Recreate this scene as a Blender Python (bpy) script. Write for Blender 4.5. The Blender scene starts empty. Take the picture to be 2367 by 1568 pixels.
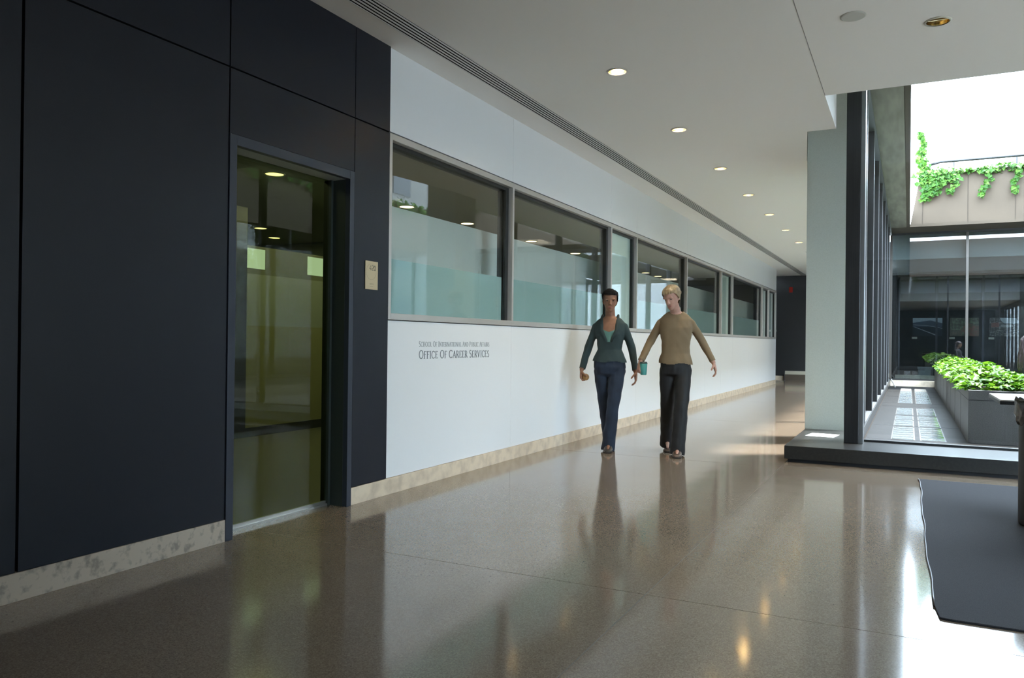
import bpy, bmesh, math, random
from mathutils import Vector, Matrix, noise
random.seed(7)
SC = bpy.context.scene
COL = SC.collection
PI = math.pi

# ------------------------------------------------------------ camera
CAMP = Vector((3.2326, 0.0, 1.08))
YAW, PITCH, ROLL, FPX = .4725353, .002898, .0111065, 1794.85
_f = Vector((-math.sin(YAW)*math.cos(PITCH), math.cos(YAW)*math.cos(PITCH), math.sin(PITCH)))
_r0 = Vector((math.cos(YAW), math.sin(YAW), 0)); _u0 = _r0.cross(_f)
_r = math.cos(ROLL)*_r0 + math.sin(ROLL)*_u0
_u = -math.sin(ROLL)*_r0 + math.cos(ROLL)*_u0
cd = bpy.data.cameras.new('camera'); cam = bpy.data.objects.new('camera', cd); COL.objects.link(cam)
cam.matrix_world = Matrix(((_r.x, _u.x, -_f.x, CAMP.x), (_r.y, _u.y, -_f.y, CAMP.y), (_r.z, _u.z, -_f.z, CAMP.z), (0, 0, 0, 1)))
cd.sensor_width = 36; cd.lens = 36*FPX/2367; cd.clip_start = .05; cd.clip_end = 300
SC.camera = cam

# ------------------------------------------------------------ world, sun, exposure
SC.view_settings.view_transform = 'Standard'; SC.view_settings.look = 'None'
SC.view_settings.gamma = 1; SC.view_settings.use_curve_mapping = False
SC.view_settings.exposure = 2.07
SKY = 6.0
w = bpy.data.worlds.new('sky'); SC.world = w; w.use_nodes = True
bg = w.node_tree.nodes['Background']; bg.inputs[0].default_value = (.68, .83, 1, 1); bg.inputs[1].default_value = SKY
sd = bpy.data.lights.new('sun', 'SUN'); sd.energy = 5; sd.angle = .10; sd.color = (1, .97, .93)
sun = bpy.data.objects.new('sun', sd); COL.objects.link(sun)
sun.rotation_euler = Vector((.40, .22, 1)).to_track_quat('Z', 'Y').to_euler()
SC.cycles.transparent_max_bounces = 24; SC.cycles.max_bounces = 10; SC.cycles.diffuse_bounces = 5
SC.cycles.glossy_bounces = 5; SC.cycles.sample_clamp_indirect = 8
SC.cycles.caustics_reflective = False; SC.cycles.caustics_refractive = False

# ------------------------------------------------------------ materials
MATS = {}
def mat(name, col=(.5, .5, .5), rough=.5, metal=0, spec=.5, coat=0, noise_=None, bump=None, emit=None, ior=None, aniso=None):
    """noise_ = (scale, colour2, low, high, detail [,stretch])   bump = (scale, strength, distance [,stretch])"""
    if name in MATS: return MATS[name]
    m = bpy.data.materials.new(name); m.use_nodes = True; MATS[name] = m
    nt = m.node_tree; N = nt.nodes; L = nt.links; b = N['Principled BSDF']
    b.inputs['Base Color'].default_value = (*col, 1); b.inputs['Roughness'].default_value = rough
    b.inputs['Metallic'].default_value = metal; b.inputs['Specular IOR Level'].default_value = spec
    b.inputs['Coat Weight'].default_value = coat; b.inputs['Coat Roughness'].default_value = .06
    if ior: b.inputs['IOR'].default_value = ior
    if emit: b.inputs['Emission Color'].default_value = (*emit[0], 1); b.inputs['Emission Strength'].default_value = emit[1]
    tc = N.new('ShaderNodeTexCoord')
    def co(st):
        mp = N.new('ShaderNodeMapping'); mp.inputs['Scale'].default_value = st; L.new(tc.outputs['Object'], mp.inputs['Vector']); return mp.outputs[0]
    if noise_:
        n = N.new('ShaderNodeTexNoise'); n.inputs['Scale'].default_value = noise_[0]; n.inputs['Detail'].default_value = noise_[4]
        L.new(co(noise_[5] if len(noise_) > 5 else (1, 1, 1)), n.inputs['Vector'])
        r = N.new('ShaderNodeValToRGB'); r.color_ramp.elements[0].position = noise_[2]; r.color_ramp.elements[1].position = noise_[3]
        r.color_ramp.elements[0].color = (*col, 1); r.color_ramp.elements[1].color = (*noise_[1], 1)
        L.new(n.outputs['Fac'], r.inputs[0]); L.new(r.outputs[0], b.inputs['Base Color'])
    if bump:
        n = N.new('ShaderNodeTexNoise'); n.inputs['Scale'].default_value = bump[0]; n.inputs['Detail'].default_value = 3
        L.new(co(bump[3] if len(bump) > 3 else (1, 1, 1)), n.inputs['Vector'])
        bp = N.new('ShaderNodeBump'); bp.inputs['Strength'].default_value = bump[1]; bp.inputs['Distance'].default_value = bump[2]
        L.new(n.outputs['Fac'], bp.inputs['Height']); L.new(bp.outputs[0], b.inputs['Normal'])
    return m
def glass(name, tint=(.9, .95, .93), f0=.04, diffuse=None, rough=0.0):
    """thin architectural glass: Schlick mix of a tinted clear body and a mirror surface, optional diffuse frosting"""
    if name in MATS: return MATS[name]
    m = bpy.data.materials.new(name); m.use_nodes = True; MATS[name] = m
    nt = m.node_tree; N = nt.nodes; L = nt.links; N.clear()
    out = N.new('ShaderNodeOutputMaterial'); tr = N.new('ShaderNodeBsdfTransparent'); tr.inputs[0].default_value = (*tint, 1)
    gl = N.new('ShaderNodeBsdfGlossy'); gl.inputs['Roughness'].default_value = rough
    lw = N.new('ShaderNodeLayerWeight'); lw.inputs[0].default_value = .5
    p = N.new('ShaderNodeMath'); p.operation = 'POWER'; p.inputs[1].default_value = 5; L.new(lw.outputs['Facing'], p.inputs[0])
    ma = N.new('ShaderNodeMath'); ma.operation = 'MULTIPLY_ADD'; ma.inputs[1].default_value = 1-f0; ma.inputs[2].default_value = f0
    L.new(p.outputs[0], ma.inputs[0])
    mx = N.new('ShaderNodeMixShader'); L.new(ma.outputs[0], mx.inputs[0])
    body = tr.outputs[0]
    if diffuse:
        df = N.new('ShaderNodeBsdfDiffuse'); df.inputs[0].default_value = (*diffuse[0], 1)
        tl = N.new('ShaderNodeBsdfTranslucent'); tl.inputs[0].default_value = (*diffuse[0], 1)
        m1 = N.new('ShaderNodeMixShader'); m1.inputs[0].default_value = .12; L.new(df.outputs[0], m1.inputs[1]); L.new(tl.outputs[0], m1.inputs[2])
        m2 = N.new('ShaderNodeMixShader'); m2.inputs[0].default_value = diffuse[1]; L.new(tr.outputs[0], m2.inputs[1]); L.new(m1.outputs[0], m2.inputs[2])
        body = m2.outputs[0]
    L.new(body, mx.inputs[1]); L.new(gl.outputs[0], mx.inputs[2]); L.new(mx.outputs[0], out.inputs[0])
    return m
def emission(name, col, s):
    if name in MATS: return MATS[name]
    m = bpy.data.materials.new(name); m.use_nodes = True; MATS[name] = m
    N = m.node_tree.nodes; N.clear(); o = N.new('ShaderNodeOutputMaterial'); e = N.new('ShaderNodeEmission')
    e.inputs[0].default_value = (*col, 1); e.inputs[1].default_value = s; m.node_tree.links.new(e.outputs[0], o.inputs[0]); return m

def terrazzo():
    m = bpy.data.materials.new('polished terrazzo'); m.use_nodes = True
    N = m.node_tree.nodes; L = m.node_tree.links; b = N['Principled BSDF']
    tc = N.new('ShaderNodeTexCoord')
    v = N.new('ShaderNodeTexVoronoi'); v.inputs['Scale'].default_value = 260; L.new(tc.outputs['Object'], v.inputs['Vector'])
    r = N.new('ShaderNodeValToRGB'); e = r.color_ramp.elements
    e[0].position = 0; e[0].color = (.165, .125, .090, 1); e[1].position = 1; e[1].color = (.36, .285, .21, 1)
    x = e.new(.5); x.color = (.255, .198, .145, 1)
    L.new(v.outputs['Color'], r.inputs[0])
    n2 = N.new('ShaderNodeTexNoise'); n2.inputs['Scale'].default_value = 1.3; n2.inputs['Detail'].default_value = 5; L.new(tc.outputs['Object'], n2.inputs['Vector'])
    mx = N.new('ShaderNodeMix'); mx.data_type = 'RGBA'; mx.blend_type = 'MULTIPLY'; mx.inputs['Factor'].default_value = .25
    L.new(r.outputs[0], mx.inputs['A']); L.new(n2.outputs['Fac'], mx.inputs['B']); L.new(mx.outputs['Result'], b.inputs['Base Color'])
    n = N.new('ShaderNodeTexNoise'); n.inputs['Scale'].default_value = 2.2; n.inputs['Detail'].default_value = 1; L.new(tc.outputs['Object'], n.inputs['Vector'])
    bp = N.new('ShaderNodeBump'); bp.inputs['Strength'].default_value = .25; bp.inputs['Distance'].default_value = .004
    L.new(n.outputs['Fac'], bp.inputs['Height']); L.new(bp.outputs[0], b.inputs['Normal'])
    b.inputs['Roughness'].default_value = .10; b.inputs['IOR'].default_value = 1.75; b.inputs['Specular IOR Level'].default_value = .6
    return m

M_white = mat('white satin wall panel', (.87, .90, .92), .33, spec=.5, bump=(14, .1, .002))
M_ceil = mat('white ceiling plaster', (.90, .90, .88), .8)
M_dark = mat('charcoal laminate panel', (.011, .014, .022), .38, spec=.35, bump=(220, .08, .0004))
M_gap = mat('black joint', (.006, .006, .008), .8)
M_steel = mat('brushed stainless steel', (.62, .60, .57), .42, metal=.5, bump=(60, .2, .0006, (1, .02, 1)))
M_steeld = mat('dark anodised frame', (.035, .04, .04), .4, metal=.5)
M_trav = mat('cream travertine', (.80, .67, .51), .35, noise_=(9, (.60, .49, .37), .42, .68, 9), bump=(90, .2, .001))
M_travd = mat('speckled travertine', (.56, .48, .39), .4, noise_=(26, (.32, .28, .23), .5, .66, 10), bump=(90, .2, .001))
M_black = mat('black stone', (.020, .021, .021), .28, spec=.5, noise_=(40, (.03, .031, .03), .4, .7, 4))
M_mull = mat('black painted steel', (.012, .013, .014), .35, noise_=(60, (.022, .022, .024), .4, .7, 4, (1, 1, .03)))
M_mulls = mat('grey aluminium edge', (.22, .23, .24), .35, metal=.7)
M_conc = mat('board marked concrete', (.36, .33, .28), .85, noise_=(3, (.22, .20, .17), .35, .7, 8, (3, .4, 1)))
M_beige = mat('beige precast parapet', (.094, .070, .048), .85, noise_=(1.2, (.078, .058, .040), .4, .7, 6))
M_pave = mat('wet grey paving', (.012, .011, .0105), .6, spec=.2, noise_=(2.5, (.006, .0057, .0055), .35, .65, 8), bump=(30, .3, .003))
M_gran = mat('grey granite', (.085, .08, .075), .55, noise_=(120, (.05, .047, .044), .4, .65, 4))
M_granl = mat('pale granite coping', (.14, .13, .12), .5, noise_=(120, (.10, .095, .09), .4, .65, 4))
M_colm = mat('grey painted column', (.50, .52, .47), .75, noise_=(120, (.46, .48, .43), .4, .7, 3))
M_mat = mat('charcoal rubber backed carpet', (.019, .0195, .023), .9, spec=.2, noise_=(350, (.042, .042, .047), .4, .7, 2), bump=(400, .5, .002))
M_gold = mat('gold anodised reflector', (.75, .58, .30), .18, metal=1)
M_brass = mat('satin brass plate', (.66, .53, .33), .38, metal=.35)
M_letter = mat('grey lettering', (.20, .23, .25), .5)
M_letterd = mat('dark engraved lettering', (.05, .05, .045), .6)
M_letterf = mat('faint engraved lettering', (.42, .34, .21), .5)
G_clear = glass('clear pane', (.95, .97, .96), .035)
G_court = glass('courtyard pane', (.965, .975, .97), .03)
G_far = glass('far facade pane', (.62, .66, .67), .12)
G_win = glass('office pane', (.975, .995, .988), .04)
G_door = glass('green tinted door glass', (.55, .62, .46), .03)
G_frost = glass('frosted film', (.72, .86, .83), .02, ((.47, .68, .68), .82))
G_frostf = glass('dense frosted film', (.7, .86, .83), .02, ((.80, .99, .97), .98))

# ------------------------------------------------------------ mesh helpers
class MB:
    def __init__(s): s.bm = bmesh.new()
    def box(s, x0, x1, y0, y1, z0, z1):
        v = [s.bm.verts.new(p) for p in ((x0, y0, z0), (x1, y0, z0), (x1, y1, z0), (x0, y1, z0), (x0, y0, z1), (x1, y0, z1), (x1, y1, z1), (x0, y1, z1))]
        for f in ((3, 2, 1, 0), (4, 5, 6, 7), (0, 1, 5, 4), (1, 2, 6, 5), (2, 3, 7, 6), (3, 0, 4, 7)): s.bm.faces.new([v[i] for i in f])
        return s
    def prism(s, pts, h, axis='z', at=0):
        """closed polygon extruded from at to at+h along the axis"""
        def P(p, k):
            return {'z': (p[0], p[1], k), 'x': (k, p[0], p[1]), 'y': (p[0], k, p[1])}[axis]
        a = [s.bm.verts.new(P(p, at)) for p in pts]; b = [s.bm.verts.new(P(p, at+h)) for p in pts]; n = len(pts)
        s.bm.faces.new(a[::-1]); s.bm.faces.new(b)
        for i in range(n): s.bm.faces.new((a[i], a[(i+1) % n], b[(i+1) % n], b[i]))
        return s
    def rings(s, rs, cap=True, close=True):
        R = [[s.bm.verts.new(p) for p in r] for r in rs]; n = len(rs[0])
        for a, b in zip(R, R[1:]):
            for i in range(n if close else n-1): s.bm.faces.new((a[i], a[(i+1) % n], b[(i+1) % n], b[i]))
        if cap: s.bm.faces.new(R[0][::-1]); s.bm.faces.new(R[-1])
        return s
    def lathe(s, prof, c=(0, 0, 0), n=32, cap=True):
        return s.rings([[(c[0]+r*math.cos(2*PI*i/n), c[1]+r*math.sin(2*PI*i/n), c[2]+z) for i in range(n)] for r, z in prof], cap)
    def tube(s, pts, rad, n=10, cap=True):
        """round tube through pts; rad number or list of (rx, ry) / numbers"""
        P = [Vector(p) for p in pts]; rs = []
        up = Vector((0, -1, 0)) if abs((P[-1]-P[0]).normalized().y) < .8 else Vector((0, 0, 1))
        for i, p in enumerate(P):
            d = (P[min(i+1, len(P)-1)]-P[max(i-1, 0)]).normalized()
            a = d.cross(up).normalized(); b = a.cross(d)
            r = rad[i] if isinstance(rad, (list, tuple)) else rad
            rx, ry = r if isinstance(r, (list, tuple)) else (r, r)
            rs.append([p+a*rx*math.cos(2*PI*k/n)+b*ry*math.sin(2*PI*k/n) for k in range(n)])
        return s.rings(rs, cap)
    def build(s, name, m, parent=None, smooth=False, bevel=0, loc=None):
        bmesh.ops.recalc_face_normals(s.bm, faces=s.bm.faces)
        me = bpy.data.meshes.new(name); s.bm.to_mesh(me); s.bm.free()
        for mm in (m if isinstance(m, (list, tuple)) else [m]): me.materials.append(mm)
        if smooth: me.polygons.foreach_set('use_smooth', [True]*len(me.polygons))
        o = bpy.data.objects.new(name, me); COL.objects.link(o)
        if parent: o.parent = parent
        if loc: o.location = loc
        if bevel:
            md = o.modifiers.new('bevel', 'BEVEL'); md.width = bevel; md.segments = 2; md.limit_method = 'ANGLE'
        return o
def struct(o): o['kind'] = 'structure'; return o
def tag(o, label, cat, group=None, kind=None):
    o['label'] = label; o['category'] = cat
    if group: o['group'] = group
    if kind: o['kind'] = kind
    return o
def empty(name, loc=(0, 0, 0), rz=0):
    o = bpy.data.objects.new(name, None); COL.objects.link(o); o.location = loc; o.rotation_euler = (0, 0, rz); o.empty_display_size = .1
    return o
def B(name, m, x0, x1, y0, y1, z0, z1, parent=None, bevel=0): return MB().box(x0, x1, y0, y1, z0, z1).build(name, m, parent, bevel=bevel)
def children(o): return [c for c in COL.objects if c.parent == o]
def copy_tree(o, loc, label=None):
    kids = children(o); r = o.copy(); COL.objects.link(r); r.location = loc
    if label: r['label'] = label
    for c in kids:
        gk = children(c); k = c.copy(); COL.objects.link(k); k.parent = r
        for g in gk: q = g.copy(); COL.objects.link(q); q.parent = k
    return r

ZC = 3.118
# ------------------------------------------------------------ floor
fb = MB()
ys = [-4, 3.232, 7.13, 11.03, 14.93, 18.83, 22.73, 24.3]; xs = [0, 2.236, 7.5]; g = .0022
XW = -.02
for a, b in zip(ys, ys[1:]):
    for c, d in zip(xs, xs[1:]):
        x0 = XW if c == 0 else c+g
        if c and a > 8: continue
        fb.box(x0, d-g, a+g, min(b-g, 8.33) if c else b-g, -.05, 0)
fb.box(-.2, XW-.0001, 2.98, 4.02, -.05, 0)
M_floor = terrazzo()
struct(fb.build('floor', M_floor))
struct(B('floor_joint_bed', mat('floor joint filler', (.10, .085, .07), .6), -.25, 7.5, -4, 8.33, -.12, -.0502))
struct(B('floor_joint_bed', MATS['floor joint filler'], -.25, 2.78, 8.331, 24.3, -.12, -.0502))
struct(MB().box(XW, 7.5, -4, 8.33, -.0501, -.0015).box(XW, 2.78, 8.3301, 24.3, -.0501, -.0015).build('floor_joint_strip', MATS['floor joint filler']))
struct(B('floor_beyond', mat('dim terrazzo', (.20, .16, .12), .25), -6, 2.2, 24.3, 27.6, -.12, 0))

# ------------------------------------------------------------ ceiling with recesses cut for the downlights
LY = [5.54, 7.30, 9.12, 10.90, 12.68, 14.52, 16.35, 18.15, 19.95]; LX = 1.264
DN = [(LX, y) for y in LY] + [(3.377, 5.536)]
cb = MB().prism([(0, -4), (7.5, -4), (7.5, 6.805), (2.605, 6.805), (2.605, 7.89), (2.35, 7.89), (2.21, 9.13), (2.21, 9.7), (2.665, 9.7), (2.665, 24.5), (0, 24.5)], .98, at=ZC)
ceil = cb.build('ceiling', M_ceil)
cutb = MB()
for x, y in DN: cutb.lathe([(.068, -.05), (.068, .14)], (x, y, ZC), 40)
cut = cutb.build('cutter', M_ceil)
md = ceil.modifiers.new('b', 'BOOLEAN'); md.object = cut; md.operation = 'DIFFERENCE'; md.solver = 'EXACT'
dg = bpy.context.evaluated_depsgraph_get(); dg.update()
me = bpy.data.meshes.new_from_object(ceil.evaluated_get(dg)); ceil.modifiers.clear(); ceil.data = me
bpy.data.objects.remove(cut)
struct(ceil)
struct(B('ceiling_upper', M_ceil, 2.1, 7.5, 6.8, 8.3, 4.1, 4.4))
struct(B('roof', M_ceil, -8.5, 2.3, -4.2, 28, 4.1, 4.3))
struct(B('roof_edge', M_ceil, -.35, 0, -4, 24.5, ZC+.0005, 4.1))
struct(B('roof_near', M_ceil, 2.3, 7.7, -4.2, 6.8, 4.1, 4.3))
struct(B('ceiling_joint', mat('hairline joint', (.25, .25, .25), .8), 2.603, 2.607, -4, 6.80, ZC-.0012, ZC+.01))

# ------------------------------------------------------------ left wall, white panelled part
MY = [4.41, 6.31, 8.94, 9.94, 12.56, 15.19, 16.27, 19.9, 20.9, 22.1]
WZ0, WZ1 = 1.222, 2.523
wb = MB()
for a, b in zip(MY, MY[1:]):
    a2 = a; seams = [a, b]
    if b-a > 1.5 and a > 12: seams = [a, (a+b)/2, b]
    for p, q in zip(seams, seams[1:]): wb.box(-.02, 0, p+.0015, q-.0015, .115, WZ0-.006)
    wb.box(-.02, 0, a+.0015, b-.0015, WZ1+.012, ZC)
wall = struct(wb.build('wall_left', M_white, bevel=.001))
struct(B('wall_left_core', M_gap, -.13, -.0205, 4.405, 22.1, 0, WZ0-.004))
struct(B('wall_left_core_upper', M_gap, -.13, -.0205, 4.405, 22.1, WZ1+.008, ZC))
struct(B('wall_left_end', M_white, -.13, 0, 22.1, 22.14, 0, ZC))
# dark panelled part around the door
db = MB()
for a, b in ((-4, -2), (-2, 0), (0, 1.897), (1.903, 2.977)):
    db.box(-.02, .012, a+.003, b-.003, .118, 2.518); db.box(-.02, .012, a+.003, b-.003, 2.527, ZC)
db.box(-.02, .012, 2.983, 4.022, 2.172, 2.518); db.box(-.02, .012, 2.983, 4.022, 2.527, ZC)
db.box(-.02, .012, 4.028, 4.405, .118, 2.518); db.box(-.02, .012, 4.028, 4.405, 2.527, ZC)
struct(db.build('wall_left_near', M_dark, bevel=.0012))
struct(B('wall_left_near_core', M_gap, -.2, -.0205, -4, 2.977, 0, ZC))
struct(B('wall_left_near_core_side', M_gap, -.2, -.0205, 4.03, 4.404, 0, ZC))
struct(B('wall_left_near_core_head', M_gap, -.2, -.0205, 2.977, 4.03, 2.172, ZC))
# skirting
struct(B('baseboard_left', M_trav, -.02, .010, 4.022, 22.14, 0, .113, bevel=.001))
struct(B('baseboard_left_near', M_travd, -.02, .016, -4, 2.978, 0, .116, bevel=.001))

# ------------------------------------------------------------ door with tinted glass
dr = empty('door_1', (0, 3.0, 0)); dr['kind'] = 'structure'
def D(name, m, x0, x1, y0, y1, z0, z1, bevel=0, par=dr):
    o = B(name, m, x0, x1, y0-3.0, y1-3.0, z0, z1, par, bevel); return o
M_dfr = mat('dark blue grey door frame', (.040, .048, .066), .35, spec=.4)
M_jamb = mat('dark green grey jamb', (.035, .045, .040), .35)
fr = MB().box(-.02, .018, -.02, .03, 0, 2.170).box(-.02, .018, .975, 1.020, 0, 2.170).box(-.02, .018, .03, .975, 2.115, 2.170)
fr.build('door_frame', M_dfr, dr, bevel=.002)
MB().box(-.2, -.02, .975, 1.03, 0, 2.17).build('door_jamb', M_jamb, dr)
MB().box(-.2, -.02, -.023, .03, 0, 2.17).build('door_jamb', M_jamb, dr)
MB().box(-.2, -.02, .03, .975, 2.115, 2.17).build('door_head', mat('pale door head', (.42, .47, .46), .4), dr)
D('glass_pane', G_door, -.152, -.140, 3.03, 3.975, .03, 2.115)
MB().box(-.17, -.125, .03, .975, 0, .012).box(-.155, -.138, .03, .975, .012, .03).build('threshold', mat('aluminium threshold', (.55, .55, .52), .3, metal=.9), dr)
MB().box(-.175, -.12, .955, .975, .0, 2.115).build('door_stop', M_jamb, dr)

# plaque by the door
pl = empty('room_sign', (.012, 4.142, 1.417))
MB().box(0, .006, 0, .135, 0, .19).build('plate', M_brass, pl, bevel=.001)
tag(pl, 'small brass room sign reading 420 on the charcoal wall right of the glass door', 'sign')
def ringmesh(cx, cz, r0, r1, x0, x1, a0=0, a1=2*PI, n=40):
    b = MB(); rs = []
    for i in range(n+1):
        t = a0+(a1-a0)*i/n
        rs.append([(x, cx+r*math.cos(t), cz+r*math.sin(t)) for x, r in ((x0, r0), (x1, r0), (x1, r1), (x0, r1))])
    b.rings(rs); return b

# ---- stroke lettering: serif capitals in a box 1 high
TK, TN = .13, .06
def arc(cx, cy, rx, ry, a0, a1, n=14):
    return [(cx+rx*math.cos(math.radians(a0+(a1-a0)*i/n)), cy+ry*math.sin(math.radians(a0+(a1-a0)*i/n))) for i in range(n+1)]
def ser(x, y, w=.2): return ([(x-w/2, y), (x+w/2, y)], .035)
GL = {
 'O': (.82, [(arc(.41, .5, .34, .48, 0, 360, 28), .1)]),
 'C': (.74, [(arc(.42, .5, .35, .48, 45, 315, 22), .1), ([(.67, .78), (.67, .95)], .05)]),
 'D': (.78, [([(.14, 0), (.14, 1)], TK), (arc(.2, .5, .48, .48, -90, 90), .1), ser(.14, 0), ser(.14, 1)]),
 'S': (.52, [(arc(.26, .74, .17, .22, 40, 250, 12)+arc(.25, .26, .18, .24, 80, -140, 12), .1)]),
 'F': (.56, [([(.14, 0), (.14, 1)], TK), ([(.1, .97), (.5, .97)], TN), ([(.14, .53), (.42, .53)], TN), ([(.5, 1), (.5, .84)], .05), ser(.14, 0, .28)]),
 'E': (.60, [([(.14, 0), (.14, 1)], TK), ([(.08, .97), (.5, .97)], TN), ([(.14, .53), (.42, .53)], TN), ([(.08, .03), (.53, .03)], TN), ([(.5, 1), (.5, .84)], .05), ([(.53, 0), (.53, .18)], .05)]),
 'I': (.32, [([(.16, 0), (.16, 1)], TK), ser(.16, 0, .27), ser(.16, 1, .27)]),
 'L': (.56, [([(.14, 0), (.14, 1)], TK), ([(.06, .03), (.5, .03)], TN), ([(.5, 0), (.5, .2)], .05), ser(.14, 1, .28)]),
 'H': (.78, [([(.14, 0), (.14, 1)], TK), ([(.64, 0), (.64, 1)], TK), ([(.14, .52), (.64, .52)], TN), ser(.14, 0, .27), ser(.14, 1, .27), ser(.64, 0, .27), ser(.64, 1, .27)]),
 'N': (.80, [([(.14, 0), (.14, 1)], TN), ([(.66, 0), (.66, 1)], TN), ([(.14, 1), (.66, 0)], TK), ser(.14, 0, .24), ser(.10, 1, .2), ser(.66, 1, .24)]),
 'T': (.64, [([(.32, 0), (.32, 1)], TK), ([(.03, .97), (.61, .97)], TN), ([(.05, 1), (.05, .84)], .05), ([(.59, 1), (.59, .84)], .05), ser(.32, 0, .28)]),
 'A': (.74, [([(.08, 0), (.36, 1)], TN), ([(.36, 1), (.64, 0)], TK), ([(.18, .36), (.54, .36)], TN), ser(.08, 0, .22), ser(.65, 0, .24)]),
 'V': (.72, [([(.08, 1), (.36, 0)], TK), ([(.36, 0), (.62, 1)], TN), ser(.08, 1, .24), ser(.62, 1, .22)]),
 'R': (.68, [([(.14, 0), (.14, 1)], TK), ([(.14, .97), (.3, .97)]+arc(.3, .74, .2, .23, 90, -90, 10)+[(.14, .51)], .08), ([(.3, .5), (.62, 0)], TK), ser(.14, 0, .27), ser(.08, 1, .15)]),
 'P': (.60, [([(.14, 0), (.14, 1)], TK), ([(.14, .97), (.3, .97)]+arc(.3, .72, .2, .25, 90, -90, 10)+[(.14, .47)], .08), ser(.14, 0, .27), ser(.08, 1, .15)]),
 'B': (.62, [([(.14, 0), (.14, 1)], TK), ([(.14, .97), (.28, .97)]+arc(.28, .76, .17, .21, 90, -90, 8)+[(.14, .55)], .08), ([(.28, .54)]+arc(.3, .28, .22, .26, 90, -90, 8)+[(.14, .03)], .08), ser(.08, 0, .15), ser(.08, 1, .15)]),
 'U': (.78, [([(.15, 1), (.15, .35)]+arc(.39, .32, .24, .3, 180, 360, 12)+[(.63, 1)], .09), ser(.15, 1, .26), ser(.63, 1, .24)]),
 '4': (.55, [([(.4, 0), (.4, 1), (.04, .3), (.54, .3)], .09)]),
 '2': (.52, [(arc(.25, .74, .2, .25, 165, -35, 12)+[(.06, .04), (.48, .04)], .09)]),
 '0': (.56, [(arc(.28, .5, .22, .48, 0, 360, 24), .09)]),
 ' ': (.34, [])}
def text_mesh(txt, y0, z0, h, width, x0, depth, caps=1.0):
    b = MB(); adv = []; prev = ' '
    for c in txt:
        k = 1.0 if prev == ' ' else caps
        adv.append((c, k)); prev = c
    tot = sum((GL[c][0]+.06)*k for c, k in adv); sx = width/(tot*h); y = y0
    for c, k in adv:
        wd, strokes = GL[c]
        for pts, t in strokes:
            P = [Vector((p[0], p[1])) for p in pts]
            L_, R_ = [], []
            for i, p in enumerate(P):
                closed = (P[0]-P[-1]).length < 1e-4
                d0 = (P[i]-P[i-1]) if i > 0 else (P[1]-P[0] if not closed else P[-1]-P[-2])
                d1 = (P[i+1]-P[i]) if i < len(P)-1 else (d0 if not closed else P[1]-P[0])
                d = (d0.normalized()+d1.normalized())
                d = d.normalized() if d.length > 1e-3 else d0.normalized()
                n = Vector((-d.y, d.x))*t/2
                L_.append(p+n); R_.append(p-n)
            for i in range(len(P)-1):
                q = [L_[i], L_[i+1], R_[i+1], R_[i]]
                b.prism([(y+v.x*h*k*sx, z0+v.y*h*k) for v in q], depth, 'x', x0)
        y += (wd+.06)*h*k*sx
    return b
tx = empty('wall_lettering', (0, 4.81, .942))
def text_line(words, z0, h, width, depth, m_, name):
    full = ' '.join(words); prev = ' '; unit = 0; starts = []; k0 = True
    for c in full:
        k = 1.0 if prev == ' ' else .9
        if prev == ' ': starts.append(unit)
        unit += (GL[c][0]+.06)*k; prev = c
    starts.append(unit+(GL[' '][0]+.06)*.9)
    sc_ = width/unit
    for w_, a_, b_ in zip(words, starts, starts[1:]):
        text_mesh(w_, a_*sc_, z0, h, (b_-a_-(GL[' '][0]+.06)*.9)*sc_, 0, depth, .9).build(name, m_, tx)
text_line(['OFFICE', 'OF', 'CAREER', 'SERVICES'], 0, .063, 1.084, .002, M_letter, 'large_word')
text_line(['SCHOOL', 'OF', 'INTERNATIONAL', 'AND', 'PUBLIC', 'AFFAIRS'], .090, .040, 1.084, .0015, mat('pale grey lettering', (.33, .37, .39), .5), 'small_word')
tag(tx, 'grey serif lettering naming the office of career services on the white wall', 'lettering')
text_mesh('420', .040, .128, .034, .075, .006, .0008).build('number', M_letterd, pl)
ringmesh(.062, .118, .052, .0535, .006, .0065).build('engraved_circle', M_letterf, pl)
text_mesh('OFFICE', .045, .032, .009, .045, .006, .0005).build('small_text', M_letterf, pl)
MB().box(.006, .0065, .052, .082, .018, .021).build('small_text', M_letterf, pl)

# ------------------------------------------------------------ the long band of windows in the left wall
T = .032
for i, (a, b) in enumerate(zip(MY[:-1], MY[1:])):
    wn = empty('window_%d' % (i+1), (0, a, WZ0)); wn['kind'] = 'structure'; L_ = b-a; H_ = WZ1-WZ0
    h = T/2
    e0 = T if i == 0 else h
    e1 = T if i == len(MY)-2 else h
    f = MB()
    f.box(-.12, .010, 0, e0, 0, H_).box(-.12, .010, L_-e1, L_, 0, H_)
    f.box(-.12, .010, e0, L_-e1, 0, .045).box(-.12, .010, e0, L_-e1, H_-.045, H_)
    f.build('window_frame', M_steel, wn, bevel=.002)
    s = MB()
    s.box(-.12, -.035, e0, e0+.014, .045, H_-.045).box(-.12, -.035, L_-e1-.055, L_-e1, .045, H_-.045)
    s.box(-.12, -.035, e0+.014, L_-e1-.055, H_-.075, H_-.045)
    s.build('inner_frame', M_steeld, wn)
    MB().box(-.066, -.056, e0+.014, L_-e1-.055, .045, H_-.075).build('glass_pane', G_win, wn)
    if L_ < 1.3: MB().box(-.074, -.070, e0+.016, L_-e1-.057, .046, H_-.076).build('frosted_film', G_frostf, wn)
    else: MB().box(-.074, -.070, e0+.016, L_-e1-.057, .046, 1.66-WZ0).build('frosted_film', G_frost, wn)
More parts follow.
